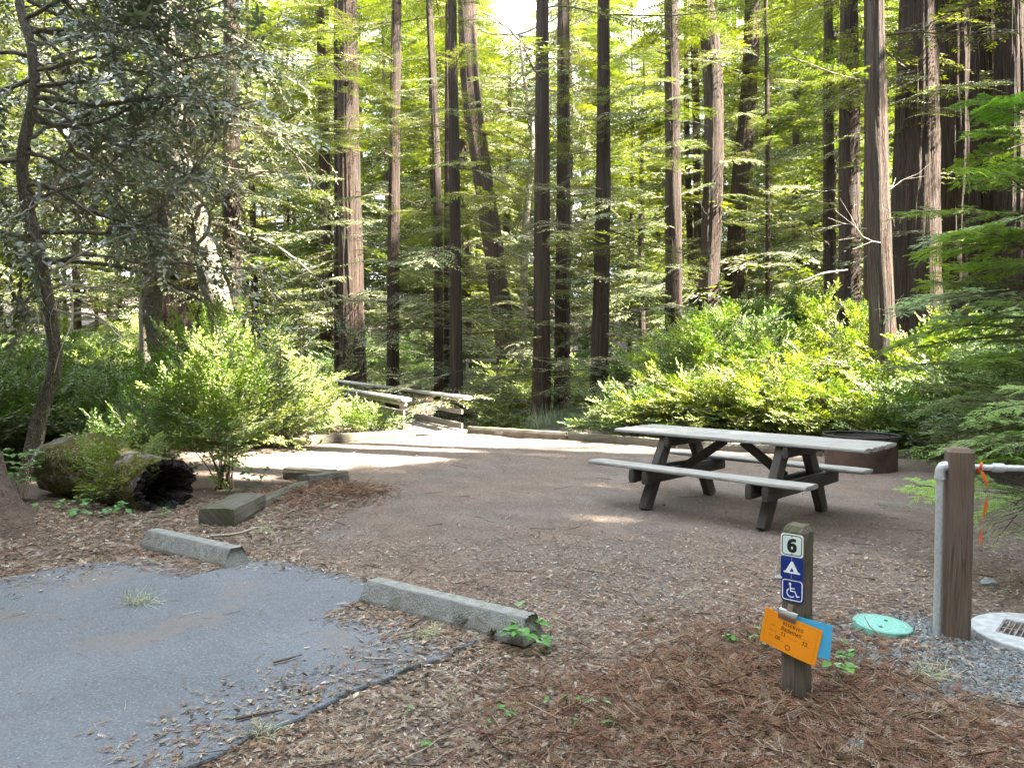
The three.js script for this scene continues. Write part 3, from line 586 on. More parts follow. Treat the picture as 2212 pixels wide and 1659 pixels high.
{
  const R = rng(501), d = 9.3;
  const P = [[64, 1052], [70, 980], [84, 900], [118, 790], [112, 710], [96, 620], [78, 520], [52, 420], [46, 340], [72, 200], [66, 100], [44, 20], [30, -120], [40, -330], [70, -600]].map(([x, y]) => at(x, y, d));
  P[0].y = H(P[0].x, P[0].z) - 0.12;
  const limbs = [];
  const from = (px, py, tx, ty, td, r, bare) => { const o = at(px, py, d), e = at(tx, ty, td); limbs.push([o, e.clone().sub(o), o.distanceTo(e), r, bare]); };
  from(75, 150, 360, 130, 9.0, 0.03); from(78, 185, 420, 160, 8.7, 0.032); from(76, 210, 620, 260, 9.3, 0.035);
  from(62, 70, 350, 20, 9.6, 0.03); from(50, 40, 300, -60, 8.6, 0.03); from(40, -20, 420, 60, 10.2, 0.03); from(35, -90, 520, -60, 9.4, 0.035); from(30, -200, 380, -150, 8.4, 0.03);
  from(70, 230, 330, 300, 8.4, 0.026); from(50, 330, 400, 390, 9.6, 0.03); from(48, 400, 480, 400, 9.0, 0.03); from(70, 500, 560, 520, 9.8, 0.03); from(84, 575, 480, 470, 8.7, 0.026); from(80, 560, 640, 600, 9.4, 0.03);
  from(66, 440, 300, 300, 8.6, 0.022); from(55, 120, -160, 60, 9.5, 0.03); from(75, 170, -120, 220, 8.8, 0.03); from(50, 350, -140, 330, 9.6, 0.03); from(70, 520, -120, 480, 9.0, 0.026);
  from(72, 190, 300, 240, 10.8, 0.03); from(66, 90, 240, 130, 11.2, 0.03); from(50, 300, 230, 260, 10.9, 0.028); from(60, 60, 560, 160, 10.8, 0.03); from(70, 260, 600, 360, 10.6, 0.03); from(40, -60, 200, -20, 8.2, 0.03); from(64, 400, 200, 380, 8.1, 0.025);
  from(70, 240, 180, 330, 12.6, 0.03); from(60, 320, 60, 400, 12.8, 0.03); from(70, 200, 330, 360, 12.9, 0.03); from(72, 260, -60, 330, 12.4, 0.03); from(60, 120, 120, 200, 13, 0.03); from(66, 420, 260, 480, 12.4, 0.03); from(66, 60, 300, 260, 13.4, 0.03); from(60, 0, 460, 200, 12.6, 0.03);
  from(90, 620, 330, 640, 8.9, 0.02, 1); from(100, 660, 320, 760, 9.0, 0.018, 1); from(98, 640, -40, 640, 8.8, 0.022, 1); from(92, 590, 300, 520, 8.6, 0.018, 1); from(85, 560, 260, 690, 8.4, 0.016, 1); from(105, 690, 10, 690, 9.4, 0.02, 1);
  broadleaf('tanoak_tree', 'crooked slim grey broadleaved tree beside the mossy log', P, [0.11, 0.088, 0.08, 0.076, 0.072, 0.068, 0.064, 0.06, 0.055, 0.05, 0.04, 0.03], 502, limbs, { twigs: 4, second: 10, keep: (p) => { const q = p.clone().applyMatrix4(camera.matrixWorldInverse), a = 1106 - q.x / q.z * F, b = 829.5 + q.y / q.z * F; return !(a > 318 && a < 425 && b > 560); } });
}
{
  const d = 16.5, P = [[505, 790], [480, 690], [455, 600], [425, 480], [398, 380], [372, 200], [352, 60], [345, -60], [340, -300], [350, -560]].map(([x, y]) => at(x, y, d));
  P[0].y = H(P[0].x, P[0].z) - 0.1;
  const limbs = [], R = rng(611);
  for (let i = 0; i < 30; i++) { const k = 2.5 + R() * 6.2, a = P[Math.floor(k)].clone().lerp(P[Math.floor(k) + 1], k % 1), az = R() * 6.283; limbs.push([a, V(Math.cos(az), 0.1 + 0.5 * (R() - 0.4), Math.sin(az)), 2.2 + 2 * R(), 0.045]); }
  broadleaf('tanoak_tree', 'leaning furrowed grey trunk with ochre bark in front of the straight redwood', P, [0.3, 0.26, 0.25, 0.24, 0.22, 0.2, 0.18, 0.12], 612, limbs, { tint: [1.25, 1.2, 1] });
}
{
  const d = 17, P = [[330, 800], [325, 650], [345, 500], [330, 400], [300, 280], [240, 100], [200, -200]].map(([x, y]) => at(x, y, d));
  P[0].y = H(P[0].x, P[0].z) - 0.1;
  const limbs = [], R = rng(621);
  for (let i = 0; i < 28; i++) { const k = 1.6 + R() * 4.3, a = P[Math.floor(k)].clone().lerp(P[Math.floor(k) + 1], k % 1), az = R() * 6.283; limbs.push([a, V(Math.cos(az), 0.1 + 0.5 * (R() - 0.4), Math.sin(az)), 2 + 2 * R(), 0.04]); }
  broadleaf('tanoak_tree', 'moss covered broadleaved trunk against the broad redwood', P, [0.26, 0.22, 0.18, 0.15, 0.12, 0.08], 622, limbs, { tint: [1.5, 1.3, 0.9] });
}
{ // golden leaved tree against the open sky
  const d = 34, P = [[1130, 800], [1135, 500], [1150, 300], [1135, 180], [1120, 60]].map(([x, y]) => at(x, y, d));
  P[0].y = H(P[0].x, P[0].z) - 0.1;
  const limbs = [], R = rng(631);
  for (let i = 0; i < 44; i++) { const k = 0.9 + R() * 3, a = P[Math.floor(k)].clone().lerp(P[Math.floor(k) + 1], k % 1), az = R() * 6.283; limbs.push([a, V(Math.cos(az), 0.1 + 0.6 * (R() - 0.4), Math.sin(az)), 2.4 + 2.2 * R(), 0.05]); }
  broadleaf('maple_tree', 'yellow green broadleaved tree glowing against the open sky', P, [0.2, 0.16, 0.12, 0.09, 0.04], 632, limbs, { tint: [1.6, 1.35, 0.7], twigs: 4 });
}

// ------------------------------------------------------------------ shrubs
function shrub(name, label, x, z, w, h, n, seed, { set = sprigs, mat = berryLeaf, tint = [1, 1, 1], vary = 0.45, group, stems = 15, low = 0.25, lean = [0, 0], size = 1 } = {}) {
  const R = rng(seed), o = V(x, H(x, z) - 0.03, z), s = thing(name, label, 'shrub', group), wood = new Bag(), list = [], paths = [];
  for (let k = 0; k < stems; k++) {
    const az = k / stems * 6.283 + R(), rr = Math.sqrt(R()) * w, e = V(x + Math.cos(az) * rr + lean[0] * h, o.y + h * (1 - 0.5 * (rr / w) ** 2) * (0.55 + 0.55 * R()), z + Math.sin(az) * rr + lean[1] * h);
    const b = o.clone().add(V((R() - 0.5) * 0.3 * w, 0, (R() - 0.5) * 0.3 * w)), m = b.clone().lerp(e, 0.5).add(V(-(e.x - b.x) * 0.16 + (R() - 0.5) * 0.1, h * 0.07, -(e.z - b.z) * 0.16 + (R() - 0.5) * 0.1)), c = new THREE.QuadraticBezierCurve3(b, m, e);
    paths.push(c); for (let q = 0; q < 6; q++) wood.rod(c.getPoint(q / 6), c.getPoint((q + 1) / 6), 0.009 * (1 - q / 8), 0.009 * (1 - (q + 1) / 8));
  }
  const st = part(s, 'stems', wood.build(), twigWood); st.userData.kind = 'stuff';
  for (let k = 0; k < n; k++) {
    const c = paths[k % stems], t = lerp(low, 1, Math.pow(R(), 0.75)), p = c.getPoint(t), az = R() * 6.283, off = (0.03 + 0.27 * R()) * w * (0.5 + 0.5 * (1 - t * 0.6));
    p.x += Math.cos(az) * off * 0.85; p.z += Math.sin(az) * off * 0.85; p.y += (R() - 0.45) * off * 0.8; if (p.y < o.y + 0.06) p.y = o.y + 0.06 + 0.1 * R();
    const d = V(p.x - x + Math.cos(az) * 0.5 * w, (p.y - o.y - h * 0.35) * 0.9 + 0.2, p.z - z + Math.sin(az) * 0.5 * w).normalize(); d.y = clamp(d.y + (R() - 0.5) * 0.5, -0.6, 0.8);
    list.push(frame(p, d, (R() - 0.5) * 0.9, size * (0.7 + 0.55 * R())));
  }
  foliage(s, set, mat, list, R, { tint, vary, crown: 'foliage', wood: 'twigs' });
  return s;
}
shrub('huckleberry_shrub', 'fresh green upright huckleberry shrub growing behind the hollow log', -3.3, -8.75, 0.62, 2.15, 380, 701, { tint: [1.5, 1.45, 0.9], stems: 20, low: 0.35 });
shrub('huckleberry_shrub', 'small light green shrub sprawling over the mossy log', -4.0, -7.75, 0.36, 0.62, 38, 702, { tint: [1.7, 1.5, 0.8], stems: 6, low: 0.35 });
shrub('huckleberry_shrub', 'low shrub with pale tips between the log and the crooked tree', -4.75, -9.6, 0.7, 1.0, 220, 703, { tint: [0.8, 0.95, 0.9] });
// left and right undergrowth, one shrub after another
{
  const R = rng(720), left = [], right = [], back = [];
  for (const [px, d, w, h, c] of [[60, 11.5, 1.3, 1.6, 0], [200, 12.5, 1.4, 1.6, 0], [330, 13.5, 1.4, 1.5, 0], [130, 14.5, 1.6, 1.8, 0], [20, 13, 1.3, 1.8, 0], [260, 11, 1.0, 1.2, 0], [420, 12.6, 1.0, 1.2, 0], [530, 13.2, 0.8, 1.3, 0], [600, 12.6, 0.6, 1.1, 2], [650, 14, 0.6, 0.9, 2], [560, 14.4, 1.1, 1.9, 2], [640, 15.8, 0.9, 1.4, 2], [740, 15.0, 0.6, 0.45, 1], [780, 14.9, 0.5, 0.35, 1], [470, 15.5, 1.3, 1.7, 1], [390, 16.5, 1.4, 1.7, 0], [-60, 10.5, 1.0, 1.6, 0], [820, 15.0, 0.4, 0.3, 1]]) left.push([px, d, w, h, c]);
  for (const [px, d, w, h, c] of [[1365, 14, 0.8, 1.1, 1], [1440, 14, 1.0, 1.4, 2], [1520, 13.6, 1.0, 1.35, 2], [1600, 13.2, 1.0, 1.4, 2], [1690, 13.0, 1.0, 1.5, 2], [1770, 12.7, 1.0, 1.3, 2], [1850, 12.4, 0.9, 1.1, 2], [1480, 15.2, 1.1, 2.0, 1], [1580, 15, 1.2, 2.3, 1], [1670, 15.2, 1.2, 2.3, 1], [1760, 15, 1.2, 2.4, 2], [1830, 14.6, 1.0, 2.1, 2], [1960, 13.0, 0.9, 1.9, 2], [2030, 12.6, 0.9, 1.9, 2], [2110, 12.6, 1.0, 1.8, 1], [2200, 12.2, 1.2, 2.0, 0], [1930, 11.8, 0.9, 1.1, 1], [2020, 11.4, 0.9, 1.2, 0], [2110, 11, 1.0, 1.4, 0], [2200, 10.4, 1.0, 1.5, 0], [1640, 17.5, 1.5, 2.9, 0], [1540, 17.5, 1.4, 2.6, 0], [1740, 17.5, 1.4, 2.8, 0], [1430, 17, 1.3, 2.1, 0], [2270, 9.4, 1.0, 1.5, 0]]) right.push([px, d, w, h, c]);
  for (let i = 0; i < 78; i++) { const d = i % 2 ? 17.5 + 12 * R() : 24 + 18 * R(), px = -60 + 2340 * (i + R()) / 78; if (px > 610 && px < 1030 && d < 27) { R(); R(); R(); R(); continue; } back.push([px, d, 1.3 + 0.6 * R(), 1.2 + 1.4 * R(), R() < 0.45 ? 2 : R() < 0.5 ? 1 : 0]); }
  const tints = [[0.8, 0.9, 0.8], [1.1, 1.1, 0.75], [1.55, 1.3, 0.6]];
  const words = ['dark green', 'mid green', 'yellow green'];
  const ord = ['first', 'second', 'third', 'fourth', 'fifth', 'sixth', 'seventh', 'eighth', 'ninth', 'tenth'];
  const rows = (list, split) => { const out = list.map(() => ''); for (const back of [false, true]) for (const c of [0, 1, 2]) list.map((q, i) => [q, i]).filter(([q]) => q[4] === c && (q[1] > split) === back).sort((a, b) => a[0][0] - b[0][0]).forEach(([, i], k) => { out[i] = words[c] + ' shrub, ' + ord[k] + ' from the left in the ' + (back ? 'back' : 'front') + ' row'; }); return out; };
  const nameL = rows(left, 13.7), nameR = rows(right, 14.3);
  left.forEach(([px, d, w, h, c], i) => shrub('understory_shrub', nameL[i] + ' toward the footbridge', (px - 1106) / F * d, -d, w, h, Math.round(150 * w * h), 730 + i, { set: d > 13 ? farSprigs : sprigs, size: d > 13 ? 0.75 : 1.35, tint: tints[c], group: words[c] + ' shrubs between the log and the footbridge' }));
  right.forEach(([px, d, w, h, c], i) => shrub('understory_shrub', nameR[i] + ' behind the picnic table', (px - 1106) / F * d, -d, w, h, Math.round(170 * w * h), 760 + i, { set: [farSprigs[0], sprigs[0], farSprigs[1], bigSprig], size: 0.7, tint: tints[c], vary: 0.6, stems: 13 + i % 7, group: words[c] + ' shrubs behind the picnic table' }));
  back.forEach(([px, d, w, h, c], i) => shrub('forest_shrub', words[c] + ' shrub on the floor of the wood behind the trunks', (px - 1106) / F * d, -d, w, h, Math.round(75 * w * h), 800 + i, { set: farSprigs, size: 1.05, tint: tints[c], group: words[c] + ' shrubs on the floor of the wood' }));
}
// young redwoods at the right edge, boughs drooping into the picture
function youngRedwood(label, x, z, h, seed, n, y0, aim, l0, l1, set = nearBoughs, L = 1.15) {
  const R = rng(seed), base = V(x, H(x, z) - 0.1, z), pts = [base, V(x + 0.05, h * 0.5, z - 0.05), V(x - 0.1, h, z)], curve = new THREE.CatmullRomCurve3(pts), tree = thing('young_redwood', label, 'tree', 'young redwoods beside the water post');
  part(tree, 'trunk', trunkGeo(pts, [0.05, 0.035, 0.008], seed, { segs: 14, rows: 24, flare: 0.2 }), redwoodBark);
  const list = [];
  for (let i = 0; i < n; i++) {
    const y = lerp(y0, h * 0.97, (i + R()) / n), o = curve.getPoint(clamp((y - base.y) / (h - base.y))), az = aim + (R() - 0.5) * 3.0, d = V(Math.cos(az), 0.12 + (R() - 0.5) * 0.4, Math.sin(az)).normalize(), s = lerp(l0, l1, R()) * lerp(1, 0.4, ((y - y0) / (h - y0)) ** 2) / L;
    list.push(frame(o, d, (R() - 0.5) * 0.7, s));
  }
  foliage(tree, set, redwoodNear, list, R, { vary: 0.5, tint: [1.25, 1.25, 0.9] });
}
youngRedwood('young redwood whose bright drooping boughs cross the huge trunks', 4.75, -6.9, 4.0, 851, 40, 0.9, Math.PI, 0.9, 1.55);
youngRedwood('low redwood sapling with sprays hanging beside the water post', 3.62, -5.0, 1.35, 852, 16, 0.5, Math.PI * 0.98, 0.8, 1.1);
youngRedwood('shaded young redwood in front of the shrubs at the edge of the frame', 6.6, -9.4, 2.3, 853, 44, 0.3, Math.PI, 1.0, 1.6, midBoughs, 2.2);

// ------------------------------------------------------------------ the big root flare at the left edge
{
  const x = -5.15, z = -6.5, tree = thing('redwood_tree', 'flared foot of a big reddish tree at the left edge of the picture', 'tree', G_STAND), R = rng(870);
  const pts = [V(x, -0.1, z), V(x, 0.5, z), V(x - 0.05, 2, z), V(x - 0.1, 8, z), V(x - 0.3, 20, z), V(x - 0.3, 26, z)], curve = new THREE.CatmullRomCurve3(pts, false, 'centripetal');
  part(tree, 'trunk', tube(pts, [0.62, 0.6, 0.56, 0.52, 0.45, 0.3, 0.1], 90, 150, (ang, t, r, p) => {
    const c = Math.cos(ang), s = Math.sin(ang), h = Math.max(0, p.y), f = Math.exp(-h / 0.42);
    const k = n3(c * 3 + 3, s * 3, h * 0.5) * 0.06 + n3(c * 11, s * 11, h * 3.2) * 0.035 + Math.abs(n3(c * 22, s * 22, h * 7)) * 0.03;
    return r * (1 + k + 0.95 * f * (0.78 + 0.3 * Math.sin(ang * 3 + 1.9) + 0.15 * n3(c * 2, s * 2, 4)));
  }, Math.PI / 2), flakyBark);
  foliage(tree, midBoughs, redwoodLeaf, boughsOn(curve, 26, R, 26, 9, 26, 1.5, 3), R);
}

// ------------------------------------------------------------------ the hollow log
{
  const log = thing('hollow_log', 'mossy fallen log with a burnt hollow end', 'log');
  const a = V(-3.42, 0.24, -7.55), b = V(-5.2, 0.3, -8.7), dir = b.clone().sub(a), L = dir.length(); dir.normalize();
  const barkTop = rep(texture(0, (u, v, c) => {
    const w = clamp(0.5 + 0.5 * n2(u * 16, v * 2.5) + 0.3 * n2(u * 40, v * 9)); mixc(c, [0.09, 0.075, 0.06], [0.3, 0.265, 0.225], w);
    const m = sstep(-0.08, 0.22, fbm(u * 4 + 3, v * 3.2, 5) + 0.22), t = clamp(0.5 + 0.8 * n2(u * 55, v * 55));
    const mo = [0, 0, 0]; mixc(mo, [0.062, 0.058, 0.012], [0.17, 0.15, 0.03], t); mixc(c, [...c], mo, m * 0.92);
  }, { w: 1024, h: 1024 }), 2.2, 2.2);
  const mossBark = std({ map: barkTop, bumpMap: oakBump, bumpScale: 0.03, roughness: 1 });
  const side = V(0, 1, 0).cross(dir).normalize(), up = dir.clone().cross(side).multiplyScalar(-1); if (up.y < 0) up.negate();
  const N = 72, M = 60, pos = [], uv = [], idx = [];
  const rim = (an) => 0.05 * n3(Math.cos(an) * 2, Math.sin(an) * 2, 5) + 0.035 * n3(Math.cos(an) * 7, Math.sin(an) * 7, 9);
  const rad = (an, t) => { const c = Math.cos(an), s = Math.sin(an), hump = 0.18 * Math.exp(-(((t - 0.68) / 0.2) ** 2)) * sstep(-0.3, 0.9, s); return (0.285 + 0.03 * t - 0.07 * sstep(0.88, 1, t) + hump * 0.6) * (1 + 0.05 * n3(c * 2, s * 2, t * 4) + 0.035 * n3(c * 6, s * 6, t * 14) + 0.012 * n3(c * 20, s * 20, t * 40)); };
  for (let j = 0; j <= M; j++) for (let i = 0; i <= N; i++) {
    const t = j / M, an = i / N * 6.28318, r = rad(i === N ? 0 : an, t), e = rim(i === N ? 0 : an) * (1 - sstep(0, 0.12, t)) + (j === M ? -0.05 : 0);
    const p = a.clone().addScaledVector(dir, L * t + e).addScaledVector(side, Math.cos(an) * r * 1.16).addScaledVector(up, Math.sin(an) * r * 0.96);
    pos.push(p.x, p.y, p.z); uv.push(t * L, an * 0.3);
  }
  for (let j = 0; j < M; j++) for (let i = 0; i < N; i++) { const q = j * (N + 1) + i; idx.push(q, q + 1, q + N + 1, q + 1, q + N + 2, q + N + 1); }
  const cB = pos.length / 3; { const p = a.clone().addScaledVector(dir, L - 0.02); pos.push(p.x, p.y, p.z); uv.push(L, 0); for (let i = 0; i < N; i++) idx.push(M * (N + 1) + i, M * (N + 1) + i + 1, cB); }
  part(log, 'bark', geo(pos, idx, { uv }), mossBark);
  // burnt shell: end ring and the hollow inside
  const cp = [], ci = [], cu = [], K = 22;
  for (let j = 0; j <= K; j++) for (let i = 0; i <= N; i++) {
    const an = i / N * 6.28318, w = i === N ? 0 : an, c = Math.cos(w), s = Math.sin(w), t = j / K;
    const thick = 0.06 + 0.03 * n3(c * 3, s * 3, 2) + 0.02 * n3(c * 9, s * 9, 3), k = Math.min(1, t * 5);
    const deep = j < 5 ? rim(w) + 0.012 - 0.02 * k + 0.03 * k * n3(c * 8, s * 8, j * 0.6) : 0.02 + 0.75 * Math.pow((t - 0.2) / 0.8, 1.1);
    const r = Math.max(0.001, (rad(w, 0) - 0.004) - thick * k - (j >= 5 ? 0.13 * (t - 0.2) + 0.2 * sstep(0.75, 1, t) : 0)) + (j > 3 ? 0.02 * n3(c * 6, s * 6, t * 9) : 0);
    const p = a.clone().addScaledVector(dir, deep).addScaledVector(side, Math.cos(an) * r * 1.16).addScaledVector(up, Math.sin(an) * r * 0.96);
    cp.push(p.x, p.y, p.z); cu.push(an * 0.3, t);
  }
  for (let j = 0; j < K; j++) for (let i = 0; i < N; i++) { const q = j * (N + 1) + i; ci.push(q, q + N + 1, q + 1, q + 1, q + N + 1, q + N + 2); }
  const charMap = rep(texture(512, (u, v, c) => { const k = clamp(0.5 + 0.5 * n2(u * 30, v * 10)); mixc(c, [0.008, 0.007, 0.007], [0.03, 0.026, 0.024], k); const r = sstep(0.3, 0.55, fbm(u * 6, v * 3, 4)); mixc(c, [...c], [0.11, 0.045, 0.02], r * 0.8); }), 1, 1);
  part(log, 'burnt_hollow', geo(cp, ci, { uv: cu }), std({ map: charMap, bumpMap: oakBump, bumpScale: 0.03, roughness: 0.9 }));
}

// ------------------------------------------------------------------ timber edging
const G_EDGE = 'timbers that edge the campsite';
function edging(label, a, b, h, w, seed, sink = 0.03) {
  a = a.clone(); b = b.clone(); a.y = H(a.x, a.z) + h / 2 - sink; b.y = H(b.x, b.z) + h / 2 - sink;
  return top(new THREE.Mesh(boardBetween(a, b, h, w, seed, 0.008, 0.01), woodEdging), 'edging_timber', label, 'timber', G_EDGE);
}
edging('thick square timber end beside the hollow log, nearest the parking pad', V(-2.64, 0, -6.8), V(-2.58, 0, -7.5), 0.19, 0.33, 1);
edging('timber half buried in red litter behind the thick timber end', V(-2.5, 0, -7.52), V(-2.27, 0, -8.5), 0.13, 0.16, 2, 0.05);
edging('mossy edging timber pointing to the sunny patch, beyond the heap of litter', V(-2.3, 0, -8.4), V(-2.06, 0, -9.32), 0.17, 0.15, 3);
edging('short timber set crosswise at the tip of the edging near the sunny patch', V(-2.16, 0, -9.3), V(-2.82, 0, -9.55), 0.17, 0.15, 4, 0.02);
edging('long mossy edging timber left of the footbridge entrance', V(-4.2, 0, -12.7), V(-1.82, 0, -14.25), 0.19, 0.14, 5);
edging('grey edging timber starting at the right footbridge post', V(-0.84, 0, -14.85), V(1.0, 0, -13.9), 0.17, 0.13, 6);
edging('grey edging timber between the grass clump and the picnic table', V(1.04, 0, -13.86), V(2.7, 0, -12.7), 0.17, 0.13, 7);
edging('edging timber seen beneath the picnic table top', V(2.75, 0, -12.66), V(4.7, 0, -11.6), 0.17, 0.13, 8);
edging('edging timber behind the fire ring and the water post', V(4.76, 0, -11.56), V(7.0, 0, -10.6), 0.17, 0.13, 9);

// ------------------------------------------------------------------ footbridge
{
  const br = thing('footbridge', 'weathered wooden footbridge with low rails leading into the wood', 'bridge');
  const r0 = V(-0.93, 0, -15.1), dir = V(-0.44, 0, -0.9).normalize(), side = V(-0.9, 0, 0.44).normalize(), L = 13, W = 1.28;
  const P = (s, w, y) => r0.clone().addScaledVector(dir, s).addScaledVector(side, w).setY(y);
  for (let k = 0, n = 0; k < L; k += 0.148, n++) part(br, 'plank', boardBetween(P(k, -0.1, 0.03), P(k, W + 0.1, 0.03), 0.04, 0.138, n % 7, 0.002, 0.003), woodBridge);
  for (const w of [0.06, W - 0.06]) part(br, 'beam', boardBetween(P(-0.1, w, -0.16), P(L, w, -0.16), 0.3, 0.14, 3), woodBridge);
  for (const [w, s0, tall] of [[0, 0, 0.7], [W, 0.15, 0.7]]) {
    const q = w ? 1 : -1;
    for (let s = s0; s < L; s += 2.1) part(br, 'post', boardBetween(P(s, w, -0.35), P(s, w, tall - 0.04), 0.09, 0.1, s, 0.003, 0.005), woodBridge);
    for (let s = -0.22, k = 0; s < L; s += 4.4, k++) part(br, 'cap_rail', boardBetween(P(s, w - q * 0.02, tall), P(Math.min(L, s + 4.39), w - q * 0.02, tall), 0.075, 0.19, k + 2, 0.003, 0.012), woodGrey);
    part(br, 'middle_rail', boardBetween(P(s0 - 0.04, w - q * 0.07, tall - 0.28), P(L, w - q * 0.07, tall - 0.28), 0.1, 0.04, 4, 0.003), woodBridge);
    part(br, 'kick_rail', boardBetween(P(s0 - 0.04, w - q * 0.07, 0.14), P(L, w - q * 0.07, 0.14), 0.12, 0.04, 5, 0.003), woodBridge);
    if (w) part(br, 'under_rail', boardBetween(P(s0 - 0.15, w - q * 0.05, tall - 0.1), P(L, w - q * 0.05, tall - 0.1), 0.06, 0.1, 6, 0.003), woodGrey);
  }
}
{
  const f = thing('rail_fence', 'far pale two rail fence crossing the wood behind the trunks', 'fence'), z = -31;
  for (let k = 0; k < 9; k++) { const x = -9 + k * 2.4; part(f, 'post', place(board(1.35, 0.11, 0.11, k), x, H(x, z) + 0.62, z, 0, 0, Math.PI / 2), woodGrey); if (k < 8) for (const y of [1.22, 0.75]) part(f, 'rail', boardBetween(V(x - 0.05, H(x, z) + y, z + 0.08), V(x + 2.45, H(x + 2.4, z) + y, z + 0.08), 0.12, 0.05, k + y), woodGrey); }
}

// ------------------------------------------------------------------ picnic table
{
  const t = thing('picnic_table', 'long weathered grey wooden picnic table with attached benches', 'table');
  t.position.set(2.27, 0, -7.52); t.rotation.y = -Math.PI / 4;               // local x runs right and towards the camera
  t.position.y = H(2.2, -7.5) - 0.01;
  const add = (n, g, m = woodGrey) => part(t, n, g, m);
  for (let k = 0; k < 5; k++) add('top_plank', place(board(2.6 + (k % 2) * 0.012, 0.04, 0.142, k + 1, 0.002), 0, 0.745, -0.297 + k * 0.1485));
  for (const z of [-0.62, 0.62]) for (const e of [-0.0625, 0.0625]) { if (e > 0) continue; add('bench_plank', place(board(2.32, 0.042, 0.25, z + 9, 0.003), -0.19, 0.435, z)); }
  for (const x of [-0.72, 0.53]) {
    for (const s of [-1, 1]) {
      const a = V(x, 0.0, s * 0.62), b = V(x, 0.715, s * 0.24), g = boardBetween(a, b, 0.085, 0.135, x + s, 0.003, 0.004, Math.PI / 2);
      add('leg', g, woodDark);
      add('brace', boardBetween(V(x + (x < 0 ? 0.09 : -0.09), 0.4, 0), V(-0.1 + (x < 0 ? -0.09 : 0.09), 0.7, 0), 0.09, 0.045, s, 0.003), woodDark);
    }
    add('seat_beam', place(board(1.5, 0.13, 0.06, 3 + x, 0.003), x + 0.078, 0.35, 0, Math.PI / 2), woodDark);
    add('seat_beam', place(board(1.5, 0.13, 0.06, 4 + x, 0.003), x - 0.078, 0.35, 0, Math.PI / 2), woodDark);
    add('top_beam', place(board(0.72, 0.1, 0.05, 5 + x, 0.003), x + 0.07, 0.672, 0, Math.PI / 2), woodDark);
  }
  // only one brace per frame is needed: drop the doubles
  const seen = new Set(); for (const c of [...t.children]) if (c.name === 'brace') { const p = c.geometry.boundingBox || (c.geometry.computeBoundingBox(), c.geometry.boundingBox), k = p.min.x.toFixed(1); if (seen.has(k)) t.remove(c); else seen.add(k); }
}
// fire ring
{
  const f = thing('fire_ring', 'rusty brown steel fire ring behind the picnic table', 'fire ring'), c = V(4.72, 0, -10.35), y = H(c.x, c.z);
  f.position.set(c.x, y, c.z); f.rotation.y = 0.3;
  const rust = std({ map: rep(texture(256, (u, v, k) => { const a = fbm(u * 5, v * 5, 4), b = n2(u * 60, v * 60); mixc(k, [0.05, 0.032, 0.027], [0.11, 0.064, 0.05], clamp(0.5 + a + 0.2 * b)); }), 0.8), roughness: 0.75, metalness: 0.25 });
  const iron = std({ color: new THREE.Color().setRGB(0.03, 0.03, 0.032), roughness: 0.5, metalness: 0.6 });
  part(f, 'ring_wall', new THREE.LatheGeometry([[0.45, -0.03], [0.455, 0.4], [0.452, 0.41], [0.443, 0.41], [0.44, 0.4], [0.435, -0.03]].map(([a, b]) => new THREE.Vector2(a, b)), 56), rust);
  const r1 = part(f, 'rim_tube', new THREE.TorusGeometry(0.475, 0.016, 8, 56), iron); r1.rotation.x = Math.PI / 2; r1.position.y = 0.455;
  const r2 = part(f, 'rim_tube', new THREE.TorusGeometry(0.46, 0.012, 8, 56), iron); r2.rotation.x = Math.PI / 2; r2.position.y = 0.42;
  for (let k = 0; k < 8; k++) { const a = k * 0.785; part(f, 'rim_stay', place(box(0.02, 0.09, 0.03), Math.cos(a) * 0.462, 0.43, Math.sin(a) * 0.462, -a), iron); }
  const ash = part(f, 'ash_bed', new THREE.CircleGeometry(0.43, 40), std({ color: new THREE.Color().setRGB(0.08, 0.075, 0.07), roughness: 1 })); ash.rotation.x = -Math.PI / 2; ash.position.y = 0.08;
}

